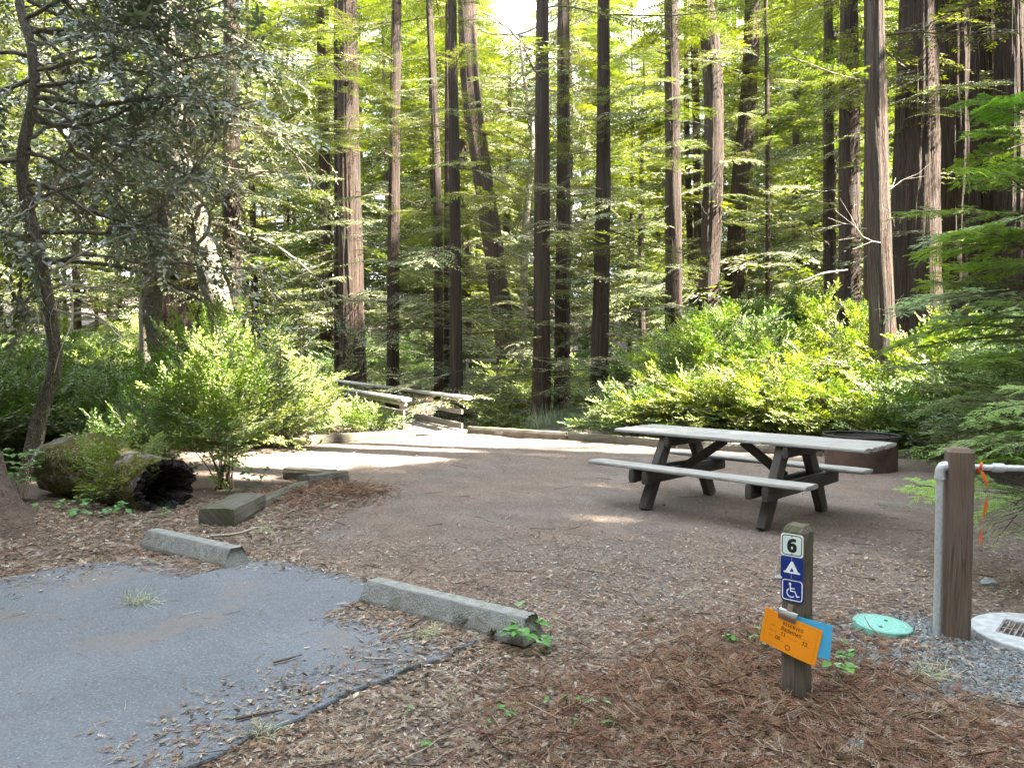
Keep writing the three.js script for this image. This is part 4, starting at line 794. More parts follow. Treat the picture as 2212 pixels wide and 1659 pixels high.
// ------------------------------------------------------------------ wheel stops
function wheelStop(label, a, b, seed) {
  const m = a.clone().add(b).multiplyScalar(0.5), d = b.clone().sub(a), L = d.length();
  const N = 60, prof = [[-0.1, 0], [-0.098, 0.03], [-0.055, 0.125], [-0.045, 0.133], [0.045, 0.133], [0.055, 0.125], [0.098, 0.03], [0.1, 0]], K = prof.length, sub = 4, pos = [], uv = [], idx = [], pts = [];
  for (let i = 0; i < K - 1; i++) for (let q = 0; q < sub; q++) pts.push([lerp(prof[i][0], prof[i + 1][0], q / sub), lerp(prof[i][1], prof[i + 1][1], q / sub)]); pts.push(prof[K - 1]);
  const Q = pts.length;
  for (let j = 0; j <= N; j++) for (let i = 0; i < Q; i++) {
    const t = j / N, e = Math.min(t, 1 - t) * L, [z, y] = pts[i], sl = clamp(e / 0.035), x = (t - 0.5) * L, end = (j === 0 ? 1 : j === N ? -1 : 0) * 0.045 * (y / 0.133);
    const k = 0.0012 * n3(x * 9, y * 20 + seed, z * 20) + 0.0006 * n3(x * 50, y * 60, z * 60 + seed) - 0.004 * clamp(n3(x * 8 + seed, y * 14, z * 14) - 0.5) * 2;
    pos.push(x + end, Math.max(0, y + (y > 0.002 ? k : 0)), z * (1 + k * 4)); uv.push(x, i / Q * 0.5 + seed);
  }
  for (let j = 0; j < N; j++) for (let i = 0; i < Q - 1; i++) { const q = j * Q + i; idx.push(q, q + 1, q + Q, q + 1, q + Q + 1, q + Q); }
  for (const j of [0, N]) { const o = pos.length / 3; for (let i = 0; i < Q; i++) { const s = (j * Q + i) * 3; pos.push(pos[s], pos[s + 1], pos[s + 2]); uv.push(pts[i][0], pts[i][1] + 0.3); } const c = pos.length / 3; pos.push(j ? L / 2 - 0.02 : -L / 2 + 0.02, 0.05, 0); uv.push(0, 0.35); for (let i = 0; i < Q; i++) { const k = (i + 1) % Q; j ? idx.push(o + i, o + k, c) : idx.push(o + i, c, o + k); } }
  let g = geo(pos, idx, { uv });
  const s = top(new THREE.Mesh(g, concrete), 'wheel_stop', label, 'wheel stop', 'concrete wheel stops');
  s.position.copy(m); s.rotation.y = -Math.atan2(d.z, d.x);
  return s;
}
wheelStop('concrete wheel stop with moss patches beside the trifoliate plant', V(-0.89, 0.026, -4.74), V(0.12, 0.026, -4.03), 1);
wheelStop('clean concrete wheel stop beside the fallen branch, nearer the log', V(-2.89, 0.024, -6.1), V(-1.97, 0.024, -5.48), 4);

// ------------------------------------------------------------------ numbered site post with its signs
function canvasTex(w, h, draw) {
  const c = document.createElement('canvas'); c.width = w; c.height = h; const x = c.getContext('2d'); draw(x, w, h);
  const t = new THREE.CanvasTexture(c); t.colorSpace = THREE.SRGBColorSpace; t.magFilter = THREE.LinearFilter; return t;
}
function roundRect(x, l, t, w, h, r) { x.beginPath(); x.moveTo(l + r, t); x.arcTo(l + w, t, l + w, t + h, r); x.arcTo(l + w, t + h, l, t + h, r); x.arcTo(l, t + h, l, t, r); x.arcTo(l, t, l + w, t, r); x.closePath(); }
// rounded plate in the xy plane, printed on its front face
function plate(w, h, r, th, tex, edge) {
  const s = new THREE.Shape(), a = w / 2, b = h / 2;
  s.moveTo(-a + r, -b); s.lineTo(a - r, -b); s.absarc(a - r, -b + r, r, -Math.PI / 2, 0); s.lineTo(a, b - r); s.absarc(a - r, b - r, r, 0, Math.PI / 2); s.lineTo(-a + r, b); s.absarc(-a + r, b - r, r, Math.PI / 2, Math.PI); s.lineTo(-a, -b + r); s.absarc(-a + r, -b + r, r, Math.PI, Math.PI * 1.5);
  const g = new THREE.ExtrudeGeometry(s, { depth: th, bevelEnabled: false, curveSegments: 8 }), p = g.attributes.position, u = g.attributes.uv;
  for (let i = 0; i < p.count; i++) u.setXY(i, p.getX(i) / w + 0.5, p.getY(i) / h + 0.5);
  return [g, [std({ map: tex, roughness: 0.45 }), std({ color: edge, roughness: 0.5 })]];
}
const POST_TURN = -0.735;
{
  const p = thing('site_post', 'short wooden post with number six sign and two blue camping signs', 'post');
  const c = V(1.262, 0, -3.36); p.position.set(c.x, 0, c.z); p.rotation.y = POST_TURN;
  const W = 0.108, Ht = 0.775;
  const g = new THREE.BoxGeometry(W, Ht + 0.12, W, 6, 40, 6).toNonIndexed(), q = g.attributes.position, u = g.attributes.uv;
  for (let i = 0; i < q.count; i++) {
    let x = q.getX(i), y = q.getY(i) + (Ht + 0.12) / 2 - 0.12, z = q.getZ(i);
    u.setXY(i, y + 0.3, x + z + 0.2);
    const ex = Math.abs(Math.abs(x) - W / 2) < 1e-4, ez = Math.abs(Math.abs(z) - W / 2) < 1e-4, ti = y > Ht - 1e-3;
    if (ti) { const m = Math.max(Math.abs(x), Math.abs(z)) / (W / 2); y += 0.028 * (1 - sstep(0.6, 1, m)) + 0.003 * n3(x * 60, z * 60, 1); }
    const k = 0.0022 * n3(x * 30, y * 6, z * 30) + 0.004 * sstep(0.5, 0.9, n3(x * 12, y * 4, z * 12));
    if (ex) x += Math.sign(x) * (k - (ez ? 0.006 : 0)); if (ez) z += Math.sign(z) * (k - (ex ? 0.006 : 0));
    q.setXYZ(i, x, y, z);
  }
  g.computeVertexNormals();
  part(p, 'post', g, woodPost);
  const navy = new THREE.Color(0x0b2a7c), S = 512;
  const six = canvasTex(S, S, (x, w, h) => { x.fillStyle = '#f4f4f0'; x.fillRect(0, 0, w, h); x.strokeStyle = '#101010'; x.lineWidth = 20; roundRect(x, 36, 36, w - 72, h - 72, 70); x.fillStyle = '#dcebe6'; x.fill(); x.stroke(); x.fillStyle = '#0c0c0c'; x.font = 'bold 400px sans-serif'; x.textAlign = 'center'; x.textBaseline = 'middle'; x.fillText('6', w / 2, h / 2 + 10); x.strokeStyle = '#0c0c0c'; x.lineWidth = 26; x.lineJoin = 'round'; x.strokeText('6', w / 2, h / 2 + 10); x.beginPath(); x.arc(w / 2, 66, 13, 0, 7); x.arc(w / 2, h - 62, 13, 0, 7); x.fill(); });
  const tent = canvasTex(S, S, (x, w, h) => { x.fillStyle = '#10307f'; x.fillRect(0, 0, w, h); x.fillStyle = '#f5f7f7'; x.beginPath(); x.moveTo(236, 108); x.lineTo(276, 108); x.lineTo(402, 338); x.lineTo(440, 338); x.lineTo(440, 376); x.lineTo(72, 376); x.lineTo(72, 338); x.lineTo(110, 338); x.closePath(); x.fill(); x.fillStyle = '#10307f'; x.beginPath(); x.moveTo(256, 246); x.lineTo(306, 340); x.lineTo(206, 340); x.closePath(); x.fill(); x.strokeStyle = 'rgba(235,240,240,0.75)'; x.lineWidth = 9; x.beginPath(); x.moveTo(246, 24); x.lineTo(246, 60); x.lineTo(252, 100); x.moveTo(250, 390); x.lineTo(244, 440); x.lineTo(248, 500); x.stroke(); });
  const chair = canvasTex(S, S, (x, w, h) => {
    x.fillStyle = '#0d2c80'; x.fillRect(0, 0, w, h); x.strokeStyle = '#f5f7f7'; x.lineWidth = 22; roundRect(x, 34, 34, w - 68, h - 68, 62); x.stroke(); x.lineCap = 'round'; x.lineJoin = 'round';
    x.fillStyle = '#f5f7f7'; x.beginPath(); x.arc(204, 118, 30, 0, 7); x.fill();
    x.lineWidth = 26; x.beginPath(); x.moveTo(208, 150); x.lineTo(222, 276); x.lineTo(318, 276); x.lineTo(368, 388); x.lineTo(412, 372); x.moveTo(214, 212); x.lineTo(304, 212); x.stroke();
    x.lineWidth = 24; x.beginPath(); x.arc(236, 310, 98, -2.3, 0.95, true); x.stroke();
    x.strokeStyle = 'rgba(235,240,240,0.6)'; x.lineWidth = 8; x.beginPath(); x.moveTo(226, 10); x.lineTo(236, 60); x.moveTo(222, 440); x.lineTo(228, 505); x.stroke();
  });
  for (const [y, tex, edge, n, l, dx] of [[0.718, six, new THREE.Color(0xe8e8e4), 'number_sign', 'white sign with a black number six', -0.003], [0.619, tent, navy, 'tent_sign', 'blue sign with a white tent', -0.001], [0.521, chair, navy, 'wheelchair_sign', 'blue sign with a white wheelchair symbol', 0.001]]) {
    const [pg, pm] = plate(0.1, 0.1, 0.014, 0.0022, tex, edge), m = part(p, n, pg, pm); m.position.set(dx, y, W / 2 + 0.0035 + (n === 'tent_sign' ? 0.002 : 0)); m.userData.label = l;
  }
}
{ // clip and the two cards that hang from it
  const R = new THREE.Group(); R.position.set(1.262, 0, -3.36); R.rotation.y = POST_TURN; R.updateMatrix();
  const put = (o, x, y, z, rz) => { o.position.set(x, y, z); o.rotation.set(0, 0, rz); o.updateMatrix(); o.matrix.premultiply(R.matrix); o.matrix.decompose(o.position, o.quaternion, o.scale); };
  const z0 = 0.108 / 2 + 0.012;
  const orange = canvasTex(1024, 640, (x, w, h) => {
    x.fillStyle = '#ff9d12'; x.fillRect(0, 0, w, h); x.strokeStyle = 'rgba(200,90,10,0.75)'; x.lineWidth = 4; x.strokeRect(60, 44, w - 120, h - 88);
    x.fillStyle = '#3a1c0a'; x.font = 'bold 80px sans-serif'; x.textAlign = 'center'; x.textBaseline = 'alphabetic'; x.fillText('RESERVED', 540, 178);
    x.font = '36px sans-serif'; x.textAlign = 'left'; x.fillStyle = '#b9480a'; x.fillText('NAME', 140, 270); x.fillText('DATE IN', 140, 368); x.fillText('SITE', 140, 466); x.fillText('DATE OUT', 500, 372);
    x.strokeStyle = '#b3500f'; x.lineWidth = 4; x.beginPath(); x.moveTo(256, 278); x.lineTo(880, 278); x.moveTo(300, 376); x.lineTo(470, 376); x.moveTo(236, 474); x.lineTo(430, 474); x.moveTo(700, 380); x.lineTo(880, 380); x.stroke();
    x.fillStyle = '#1b120c'; x.strokeStyle = '#1b120c'; x.lineWidth = 4; x.font = '88px sans-serif'; x.save(); x.transform(1, 0.02, -0.1, 1, 34, 0); for (const [tx, a, b] of [['Bademe!!', 330, 264], ['11', 350, 364], ['06', 276, 466], ['13', 740, 356]]) { x.fillText(tx, a, b); x.strokeText(tx, a, b); } x.restore();
    x.strokeStyle = '#8a3608'; x.lineWidth = 14; x.beginPath(); x.arc(520, 536, 44, 0, 7); x.stroke(); x.lineWidth = 3; x.beginPath(); x.arc(520, 536, 26, 0, 7); x.stroke();
  });
  const card = (name, label, w, h, mat, x, y, z, rz, bend) => {
    const g = new THREE.BoxGeometry(w, h, 0.0012, 16, 10, 1), p = g.attributes.position;
    for (let i = 0; i < p.count; i++) p.setZ(i, p.getZ(i) + bend * (p.getX(i) / w) ** 2 * 4 + 0.006 * (0.5 - p.getY(i) / h) * Math.sin(p.getX(i) * 20)); g.computeVertexNormals();
    const m = top(new THREE.Mesh(g, mat), name, label, 'card'); put(m, x, y, z, rz); return m;
  };
  const side = (c) => std({ color: c, roughness: 0.6 });
  const om = new THREE.MeshPhysicalMaterial({ map: orange, roughness: 0.5, clearcoat: 0.35, clearcoatRoughness: 0.25 }), oe = side(new THREE.Color(0xff9a18));
  card('reservation_card', 'orange reserved card hanging askew from the clip on the post', 0.256, 0.162, [oe, oe, oe, oe, om, oe], 0.0, 0.325, z0 + 0.014, -0.19, -0.006);
  card('blue_card', 'light blue card tucked behind the orange reserved card', 0.25, 0.15, std({ color: new THREE.Color(0x4fb3e6), roughness: 0.4 }), 0.047, 0.34, z0 + 0.002, -0.05, -0.008);
  const clip = thing('bulldog_clip', 'shiny steel clip holding the orange card to the post', 'clip'), steel = std({ color: new THREE.Color().setRGB(0.62, 0.6, 0.56), metalness: 1, roughness: 0.28 });
  put(clip, -0.008, 0.412, z0 + 0.012, -0.17);
  const cs = new THREE.Shape(); cs.moveTo(0.006, -0.022); cs.quadraticCurveTo(0.02, 0, 0.008, 0.02); cs.lineTo(0.0, 0.024); cs.lineTo(-0.008, 0.02); cs.lineTo(-0.008, 0.018); cs.lineTo(0, 0.021); cs.lineTo(0.0065, 0.018); cs.quadraticCurveTo(0.017, 0, 0.004, -0.022); cs.closePath();
  const cg = new THREE.ExtrudeGeometry(cs, { depth: 0.078, bevelEnabled: false, curveSegments: 8 }); cg.translate(0, 0, -0.039); cg.rotateY(-Math.PI / 2);
  part(clip, 'jaw', cg, steel);
  part(clip, 'handle', place(box(0.024, 0.03, 0.003, 0.001), 0.002, 0.036, 0.0, 0, -0.25), std({ color: new THREE.Color().setRGB(0.36, 0.3, 0.2), metalness: 0.9, roughness: 0.4 }));
  const screw = part(clip, 'screw', new THREE.CylinderGeometry(0.006, 0.006, 0.02, 12), steel); screw.rotation.x = Math.PI / 2; screw.position.set(0.004, 0.045, -0.008);
}

// ------------------------------------------------------------------ water post, pipe, ribbon, lid, drain
{
  const w = thing('water_post', 'tall brown square post carrying a galvanised water pipe', 'post'); w.position.set(2.44, 0, -4.17); w.rotation.y = -0.3;
  const W = 0.128, Ht = 1.02, g = new THREE.BoxGeometry(W, Ht + 0.12, W, 6, 40, 6).toNonIndexed(), q = g.attributes.position, u = g.attributes.uv;
  for (let i = 0; i < q.count; i++) {
    let x = q.getX(i), y = q.getY(i) + (Ht + 0.12) / 2 - 0.12, z = q.getZ(i); u.setXY(i, y, x + z + 0.4);
    const ex = Math.abs(Math.abs(x) - W / 2) < 1e-4, ez = Math.abs(Math.abs(z) - W / 2) < 1e-4;
    if (y > Ht - 1e-3) { const m = Math.max(Math.abs(x), Math.abs(z)) / (W / 2); y += 0.022 * (1 - sstep(0.62, 1, m)); }
    const k = 0.0015 * n3(x * 30, y * 5, z * 30); if (ex) x += Math.sign(x) * (k - (ez ? 0.005 : 0)); if (ez) z += Math.sign(z) * (k - (ex ? 0.005 : 0));
    q.setXYZ(i, x, y, z);
  }
  g.computeVertexNormals();
  part(w, 'post', g, woodBrown);
  const zinc = std({ map: rep(texture(256, (a, b, c) => { const k = 0.5 + 0.09 * n2(a * 40, b * 40) + 0.12 * fbm(a * 6, b * 6, 3); c[0] = k * 0.97; c[1] = k; c[2] = k * 1.02; }), 0.2), metalness: 0.35, roughness: 0.42 });
  const px = -0.096, r = 0.0205, py = 0.935;
  part(w, 'riser_pipe', tube([V(px, -0.08, 0.02), V(px, 0.4, 0.02), V(px, py - 0.03, 0.02)], [r, r], 20, 8), zinc);
  const elbow = part(w, 'elbow', tube([V(px, py - 0.055, 0.02), V(px, py - 0.025, 0.02), V(px + 0.012, py, 0.02), V(px + 0.04, py + 0.006, 0.02), V(px + 0.075, py + 0.006, 0.02)], [0.027, 0.026, 0.028, 0.026, 0.027], 20, 20), zinc);
  part(elbow, 'collar', place(new THREE.CylinderGeometry(0.03, 0.03, 0.014, 20), px, py - 0.06, 0.02), zinc);
  part(w, 'cross_pipe', tube([V(-0.08, py + 0.006, 0.02), V(0.1, py + 0.006, 0.02), V(0.4, py + 0.01, 0.02)], [0.0165, 0.0165], 18, 8), zinc);
  part(w, 'coupling', place(new THREE.CylinderGeometry(0.024, 0.024, 0.055, 8), 0.18, py + 0.007, 0.02, 0, 0, Math.PI / 2), zinc);
  const tap = part(w, 'spigot', tube([V(0.36, py + 0.01, 0.02), V(0.42, py + 0.01, 0.02), V(0.45, py - 0.01, 0.02), V(0.455, py - 0.06, 0.02)], [0.018, 0.02, 0.016, 0.014], 14, 12), std({ color: new THREE.Color().setRGB(0.45, 0.32, 0.14), metalness: 0.9, roughness: 0.4 }));
  part(tap, 'tap_handle', place(new THREE.TorusGeometry(0.025, 0.005, 8, 20), 0.43, py + 0.06, 0.02, 0, Math.PI / 2), std({ color: new THREE.Color().setRGB(0.3, 0.03, 0.02), roughness: 0.5 }));
  w.updateMatrixWorld(true);
  const T = (x, y, z) => V(x, y, z).applyMatrix4(w.matrixWorld), ribbon = new Bag(), pts = [];
  for (let k = 0; k <= 26; k++) { const t = k / 26; pts.push([T(0.098 + 0.028 * Math.sin(Math.min(1, t * 3) * 1.6) - 0.04 * Math.max(0, t - 0.3), py - 0.01 - 0.4 * t, 0.045 + 0.01 * Math.sin(t * 6)), 0.0055 + 0.0035 * Math.sin(t * 17), t * 7]); }
  for (let k = 0; k < 26; k++) { const [a, wa, ra] = pts[k], [b, wb, rb] = pts[k + 1], A = V(Math.cos(ra), 0, Math.sin(ra)), B = V(Math.cos(rb), 0, Math.sin(rb)), i = ribbon.v(...a.clone().addScaledVector(A, wa).toArray()), j = ribbon.v(...a.clone().addScaledVector(A, -wa).toArray()), m = ribbon.v(...b.clone().addScaledVector(B, wb).toArray()), n = ribbon.v(...b.clone().addScaledVector(B, -wb).toArray()); ribbon.tri(i, j, m); ribbon.tri(j, n, m); }
  const tape = new THREE.MeshPhysicalMaterial({ color: new THREE.Color().setRGB(0.9, 0.14, 0.015), roughness: 0.6, transmission: 0.25, thickness: 0 });
  const rb = thing('flagging_ribbon', 'bright orange flagging ribbon tied round the pipe on the water post', 'ribbon');
  part(rb, 'tail', ribbon.build(), tape);
  const kn = T(0.098, py + 0.005, 0.02); part(rb, 'knot', place(new THREE.TorusKnotGeometry(0.016, 0.008, 60, 6, 2, 3), kn.x, kn.y, kn.z, 0.6, 0.4), tape);
}
{ // round green valve lid
  const c = ground(1907, 1360), l = thing('valve_lid', 'round pale green plastic valve box lid lying in the gravel', 'lid'); l.position.set(c.x, H(c.x, c.z) + 0.02, c.z); l.rotation.set(0.05, 0.4, -0.06);
  const green = std({ map: rep(texture(256, (u, v, k) => { const a = fbm(u * 5, v * 5, 4), d = sstep(0.2, 0.45, fbm(u * 9 + 30, v * 9, 4)); mixc(k, [0.13, 0.36, 0.3], [0.23, 0.5, 0.43], clamp(0.5 + a)); mixc(k, [...k], [0.2, 0.14, 0.1], d * 0.55); }), 0.3), roughness: 0.6, bumpMap: asphaltBump, bumpScale: 0.002 });
  part(l, 'disc', new THREE.LatheGeometry([[0.001, 0.012], [0.13, 0.012], [0.136, 0.015], [0.15, 0.014], [0.156, 0.008], [0.156, -0.05], [0.15, -0.06]].map(([a, b]) => new THREE.Vector2(a, b)), 48), green);
  const dark = std({ color: new THREE.Color().setRGB(0.05, 0.09, 0.08) });
  part(l, 'lift_hole', place(new THREE.CylinderGeometry(0.011, 0.011, 0.004, 16), -0.055, 0.0125, 0.035), dark); part(l, 'lift_hole', place(new THREE.CylinderGeometry(0.011, 0.011, 0.004, 16), 0.06, 0.0125, -0.03), dark);
}
{ // round drain with a rectangular grate
  const d = thing('drain_cover', 'pale round drain slab with a slotted grate beside the water post', 'drain'); d.position.set(2.9, H(2.9, -4.15) - 0.004, -4.15); d.rotation.y = -0.72;
  const hole = new THREE.Shape(); hole.absarc(0, 0, 0.33, 0, Math.PI * 2); const h = new THREE.Path(); h.moveTo(-0.2, -0.15); h.lineTo(0.2, -0.15); h.lineTo(0.2, 0.15); h.lineTo(-0.2, 0.15); h.closePath(); hole.holes.push(h);
  const pale = std({ map: rep(texture(256, (u, v, k) => { const a = 0.42 + 0.16 * fbm(u * 6, v * 6, 4) + 0.04 * n2(u * 90, v * 90); k[0] = a * 0.97; k[1] = a; k[2] = a * 1.02; }), 0.5), roughness: 0.85 });
  const sg = new THREE.ExtrudeGeometry(hole, { depth: 0.05, bevelEnabled: true, bevelSize: 0.008, bevelThickness: 0.008, bevelSegments: 2, curveSegments: 48 }); sg.rotateX(-Math.PI / 2); sg.translate(0, -0.03, 0);
  part(d, 'slab', sg, pale);
  part(d, 'sump', place(new THREE.BoxGeometry(0.41, 0.02, 0.31), 0, -0.04, 0), std({ color: new THREE.Color().setRGB(0.02, 0.02, 0.02) }));
  const iron = std({ color: new THREE.Color().setRGB(0.3, 0.31, 0.32), metalness: 0.5, roughness: 0.55 });
  for (let k = 0; k < 15; k++) part(d, 'slat', place(box(0.006, 0.018, 0.296, 0.002), -0.19 + k * 0.0272, 0.012, 0), iron);
  for (const z of [-0.148, 0, 0.148]) part(d, 'cross_bar', place(box(0.398, 0.016, 0.007, 0.002), 0, 0.009, z), iron);
}

// ------------------------------------------------------------------ litter, gravel, small plants
function litterPieces() {
  const deadSprig = (seed) => { // dry redwood sprig: a stem with curled needles
    const R = rng(seed), b = new Bag(), L = 0.07; for (let k = 0; k < 9; k++) { const t = k / 9, y = 0.012 * Math.sin(t * 3 + seed); for (const e of [-1, 1]) { const d = V(0.55, (R() - 0.2) * 0.5, e * 0.8).normalize(); b.kite(V(L * t, y, 0), d, d.clone().cross(V(0, 1, 0)).normalize(), 0.016 * (1 - 0.4 * t), 0.0016, 0.003, 0.4); } }
    b.rod(V(0, 0.012 * Math.sin(seed), 0), V(L, 0.012 * Math.sin(3 + seed), 0), 0.0014, 0.0008); return b.build();
  };
  const chip = (seed) => { const R = rng(seed), b = new Bag(), d = V(1, 0, 0), c = V(0, 0.25 * (R() - 0.5), 1).normalize(); b.kite(V(-0.02, 0.003, 0), d, c, 0.042, 0.0042, -0.003 * R(), 0.3 + 0.4 * R()); b.kite(V(-0.015, 0.001, 0.002), V(0.9, 0.2, 0.3).normalize(), c, 0.03, 0.003, 0, 0.5); return b.build(); };
  const leaf = (seed) => { const b = new Bag(), R = rng(seed); b.leaf(V(-0.035, 0.006, 0), V(1, 0.05, 0).normalize(), V(0, 0, 1), V(0, 1, 0), 0.07, 0.012 + 0.007 * R(), 0.6 + R() * 0.9, 0.35 - 0.7 * R()); return b.build(); };
  const twig = (seed) => { const R = rng(seed), b = new Bag(); let p = V(-0.08, 0.006, 0); for (let k = 0; k < 4; k++) { const q = p.clone().add(V(0.04, (R() - 0.5) * 0.012, (R() - 0.5) * 0.02)); b.rod(p, q, 0.0028 - 0.0004 * k, 0.0024 - 0.0004 * k); p = q; } return b.build(); };
  return { sprig: [1, 2, 3].map(deadSprig), chip: [4, 5, 6].map(chip), leaf: [7, 8, 17, 18, 19].map(leaf), twig: [9, 10].map(twig) };
}
const pieces = litterPieces(), dry = std({ roughness: 0.95, side: THREE.DoubleSide });
const brown = (R) => { const k = R(); return k < 0.38 ? [0.19 + 0.07 * R(), 0.115 + 0.03 * R(), 0.083] : k < 0.72 ? [0.3, 0.22 + 0.03 * R(), 0.165] : k < 0.9 ? [0.45, 0.365, 0.295] : [0.055, 0.036, 0.028]; };
function scatter(name, label, geos, n, seed, where, size, color, lift = 0.002, tilt = 0.5) {
  const R = rng(seed), mats = geos.map(() => []), cols = geos.map(() => []), q = new THREE.Quaternion(), e = new THREE.Euler();
  let k = 0;
  for (let tries = 0; k < n && tries < n * 12; tries++) {
    const p = where(R); if (!p) continue;
    const [x, z] = p, i = k % geos.length, s = size(R);
    e.set((R() - 0.5) * tilt, R() * 6.283, (R() - 0.5) * tilt, 'YXZ'); q.setFromEuler(e);
    mats[i].push(new THREE.Matrix4().compose(V(x, yAt(x, z) + lift + 0.008 * R() * (inPad(x, z) ? 0.2 : 1), z), q, V(s, s, s)));
    const c = color(R), b = 0.8 + 0.4 * R(); cols[i].push(new THREE.Color().setRGB(c[0] * b, c[1] * b, c[2] * b)); k++;
  }
  const g = new THREE.Group(); top(g, name, label, 'litter', undefined, 'stuff');
  geos.forEach((ge, i) => { const m = copies(g, name + '_pieces', ge, dry, mats[i], cols[i]); });
}
const keepOff = (x, z) => !inPad(x, z);
const patchy = (x, z) => fbm(x * 1.1 + 20, z * 1.1, 3);
const gravelAt = (x, z) => sstep(0.0, 0.3, 0.45 - Math.hypot((x - 2.45) / 1.15, (z + 3.7) / 0.85) * 0.55 + 0.5 * fbm(x * 1.6, z * 1.6, 3));
const near = (R) => { const z = -2.2 - 6.5 * Math.pow(R(), 2.2), x = lerp(-2.5, 5, R()); if (R() < sstep(-4.4, -7.5, z)) return null; return keepOff(x, z) && R() > 0.75 * gravelAt(x, z) ? [x, z] : null; };
const leftBand = (R) => { const x = lerp(-6.2, -1.6, R()), z = lerp(-5.0, -8.2, R()); return keepOff(x, z) && R() < 1.1 - 0.7 * sstep(-2.6, -1.6, x) ? [x, z] : null; };
const site = (R) => { const x = lerp(-3.6, 6.5, R()), z = lerp(-4.6, -14, Math.pow(R(), 0.9)); return keepOff(x, z) && R() < 0.55 + 0.6 * patchy(x, z) ? [x, z] : null; };
const heap = (R) => { const a = R() * 6.283, r = Math.sqrt(-Math.log(1 - 0.93 * R())) * 0.55, m = [[1.1, -3.15], [-2.08, -8.1], [1.5, -3.0], [0.5, -3.1], [-2.15, -8.6], [1.3, -3.7]][Math.floor(R() * 6)]; const x = m[0] + Math.cos(a) * r, z = m[1] + Math.sin(a) * r; return keepOff(x, z) ? [x, z] : null; };
const padEdge = (R) => { const i = Math.floor(R() * 20), a = onSite[i], b = onSite[i + 1], t = R(), n = (R() + R() + R() - 1.5) * 0.35, x = lerp(a.x, b.x, t) + n * 0.8, z = lerp(a.z, b.z, t) + n; return [x, z]; };
const stopFront = (R) => { const t = R(), u = Math.abs(R() + R() - 1) * 0.5, k = R() < 0.6; const a = k ? V(-0.9, 0, -4.72) : V(-2.9, 0, -6.12), b = k ? V(0.2, 0, -4.0) : V(-2.0, 0, -5.5); return [lerp(a.x, b.x, t) - u * 0.55, lerp(a.z, b.z, t) + u * 0.8]; };
const onPad = (R) => { const x = lerp(-6.5, 0.2, R()), z = lerp(-1.5, -6.2, R()); return inPad(x, z) ? [x, z] : null; };
scatter('needle_litter', 'reddish brown fallen redwood sprigs covering the near ground', [...pieces.sprig, ...pieces.chip, ...pieces.chip], 90000, 1001, near, (R) => 0.45 + 0.65 * R() * R() + 0.1, brown, 0.002, 0.8);
scatter('needle_litter', 'brown fallen sprigs and chips in front of the log', [...pieces.sprig, ...pieces.chip], 15000, 1002, leftBand, (R) => 0.8 + 0.9 * R(), brown, 0.003, 0.8);
scatter('duff_litter', 'small brown chips and needles strewn over the trodden site', [...pieces.chip, pieces.sprig[0]], 80000, 1003, site, (R) => 0.3 + 0.45 * R() * R(), (R) => { const c = brown(R), g = (c[0] + c[1] + c[2]) / 3; return [lerp(c[0], g, 0.5), lerp(c[1], g, 0.5), lerp(c[2], g, 0.5)]; }, 0.001, 0.35);
scatter('litter_heap', 'red brown litter raked into heaps at the post and the timbers', [...pieces.sprig, ...pieces.sprig, pieces.twig[0]], 12000, 1004, heap, (R) => 0.8 + 0.8 * R(), (R) => { const k = R(); return k < 0.2 ? [0.28, 0.2, 0.145] : [0.15 + 0.06 * R(), 0.082 + 0.03 * R(), 0.057]; }, 0.004, 1.3);
scatter('pad_litter', 'thin litter along the ragged edge of the asphalt', [...pieces.chip, ...pieces.sprig], 3800, 1005, padEdge, (R) => 0.5 + 0.7 * R(), brown, 0.002, 0.4);
scatter('pad_litter', 'reddish litter gathered against the concrete wheel stops', [...pieces.sprig, ...pieces.chip], 3600, 1006, stopFront, (R) => 0.6 + 0.8 * R(), brown, 0.002, 0.5);
scatter('pad_litter', 'sparse chips and needles lying on the asphalt', [...pieces.chip, pieces.twig[0]], 800, 1007, onPad, (R) => 0.25 + 0.6 * R(), brown, 0.001, 0.1);
scatter('dry_leaf_litter', 'pale curled dry leaves among the litter', pieces.leaf, 900, 1008, (R) => (R() < 0.5 ? near(R) : R() < 0.6 ? leftBand(R) : R() < 0.5 ? padEdge(R) : site(R)), (R) => 0.3 + 0.55 * R() * R() + 0.1 * R(), (R) => { const k = R(); return k < 0.35 ? [0.48, 0.41, 0.33] : k < 0.65 ? [0.34, 0.26, 0.19] : [0.22, 0.14, 0.09]; }, 0.006, 1.1);
scatter('twig_litter', 'thin grey brown twigs among the litter', pieces.twig, 1500, 1009, (R) => (R() < 0.55 ? near(R) : R() < 0.6 ? leftBand(R) : site(R)), (R) => 0.5 + 1.1 * R(), (R) => (R() < 0.5 ? [0.3, 0.24, 0.18] : [0.12, 0.08, 0.06]), 0.008, 0.25);
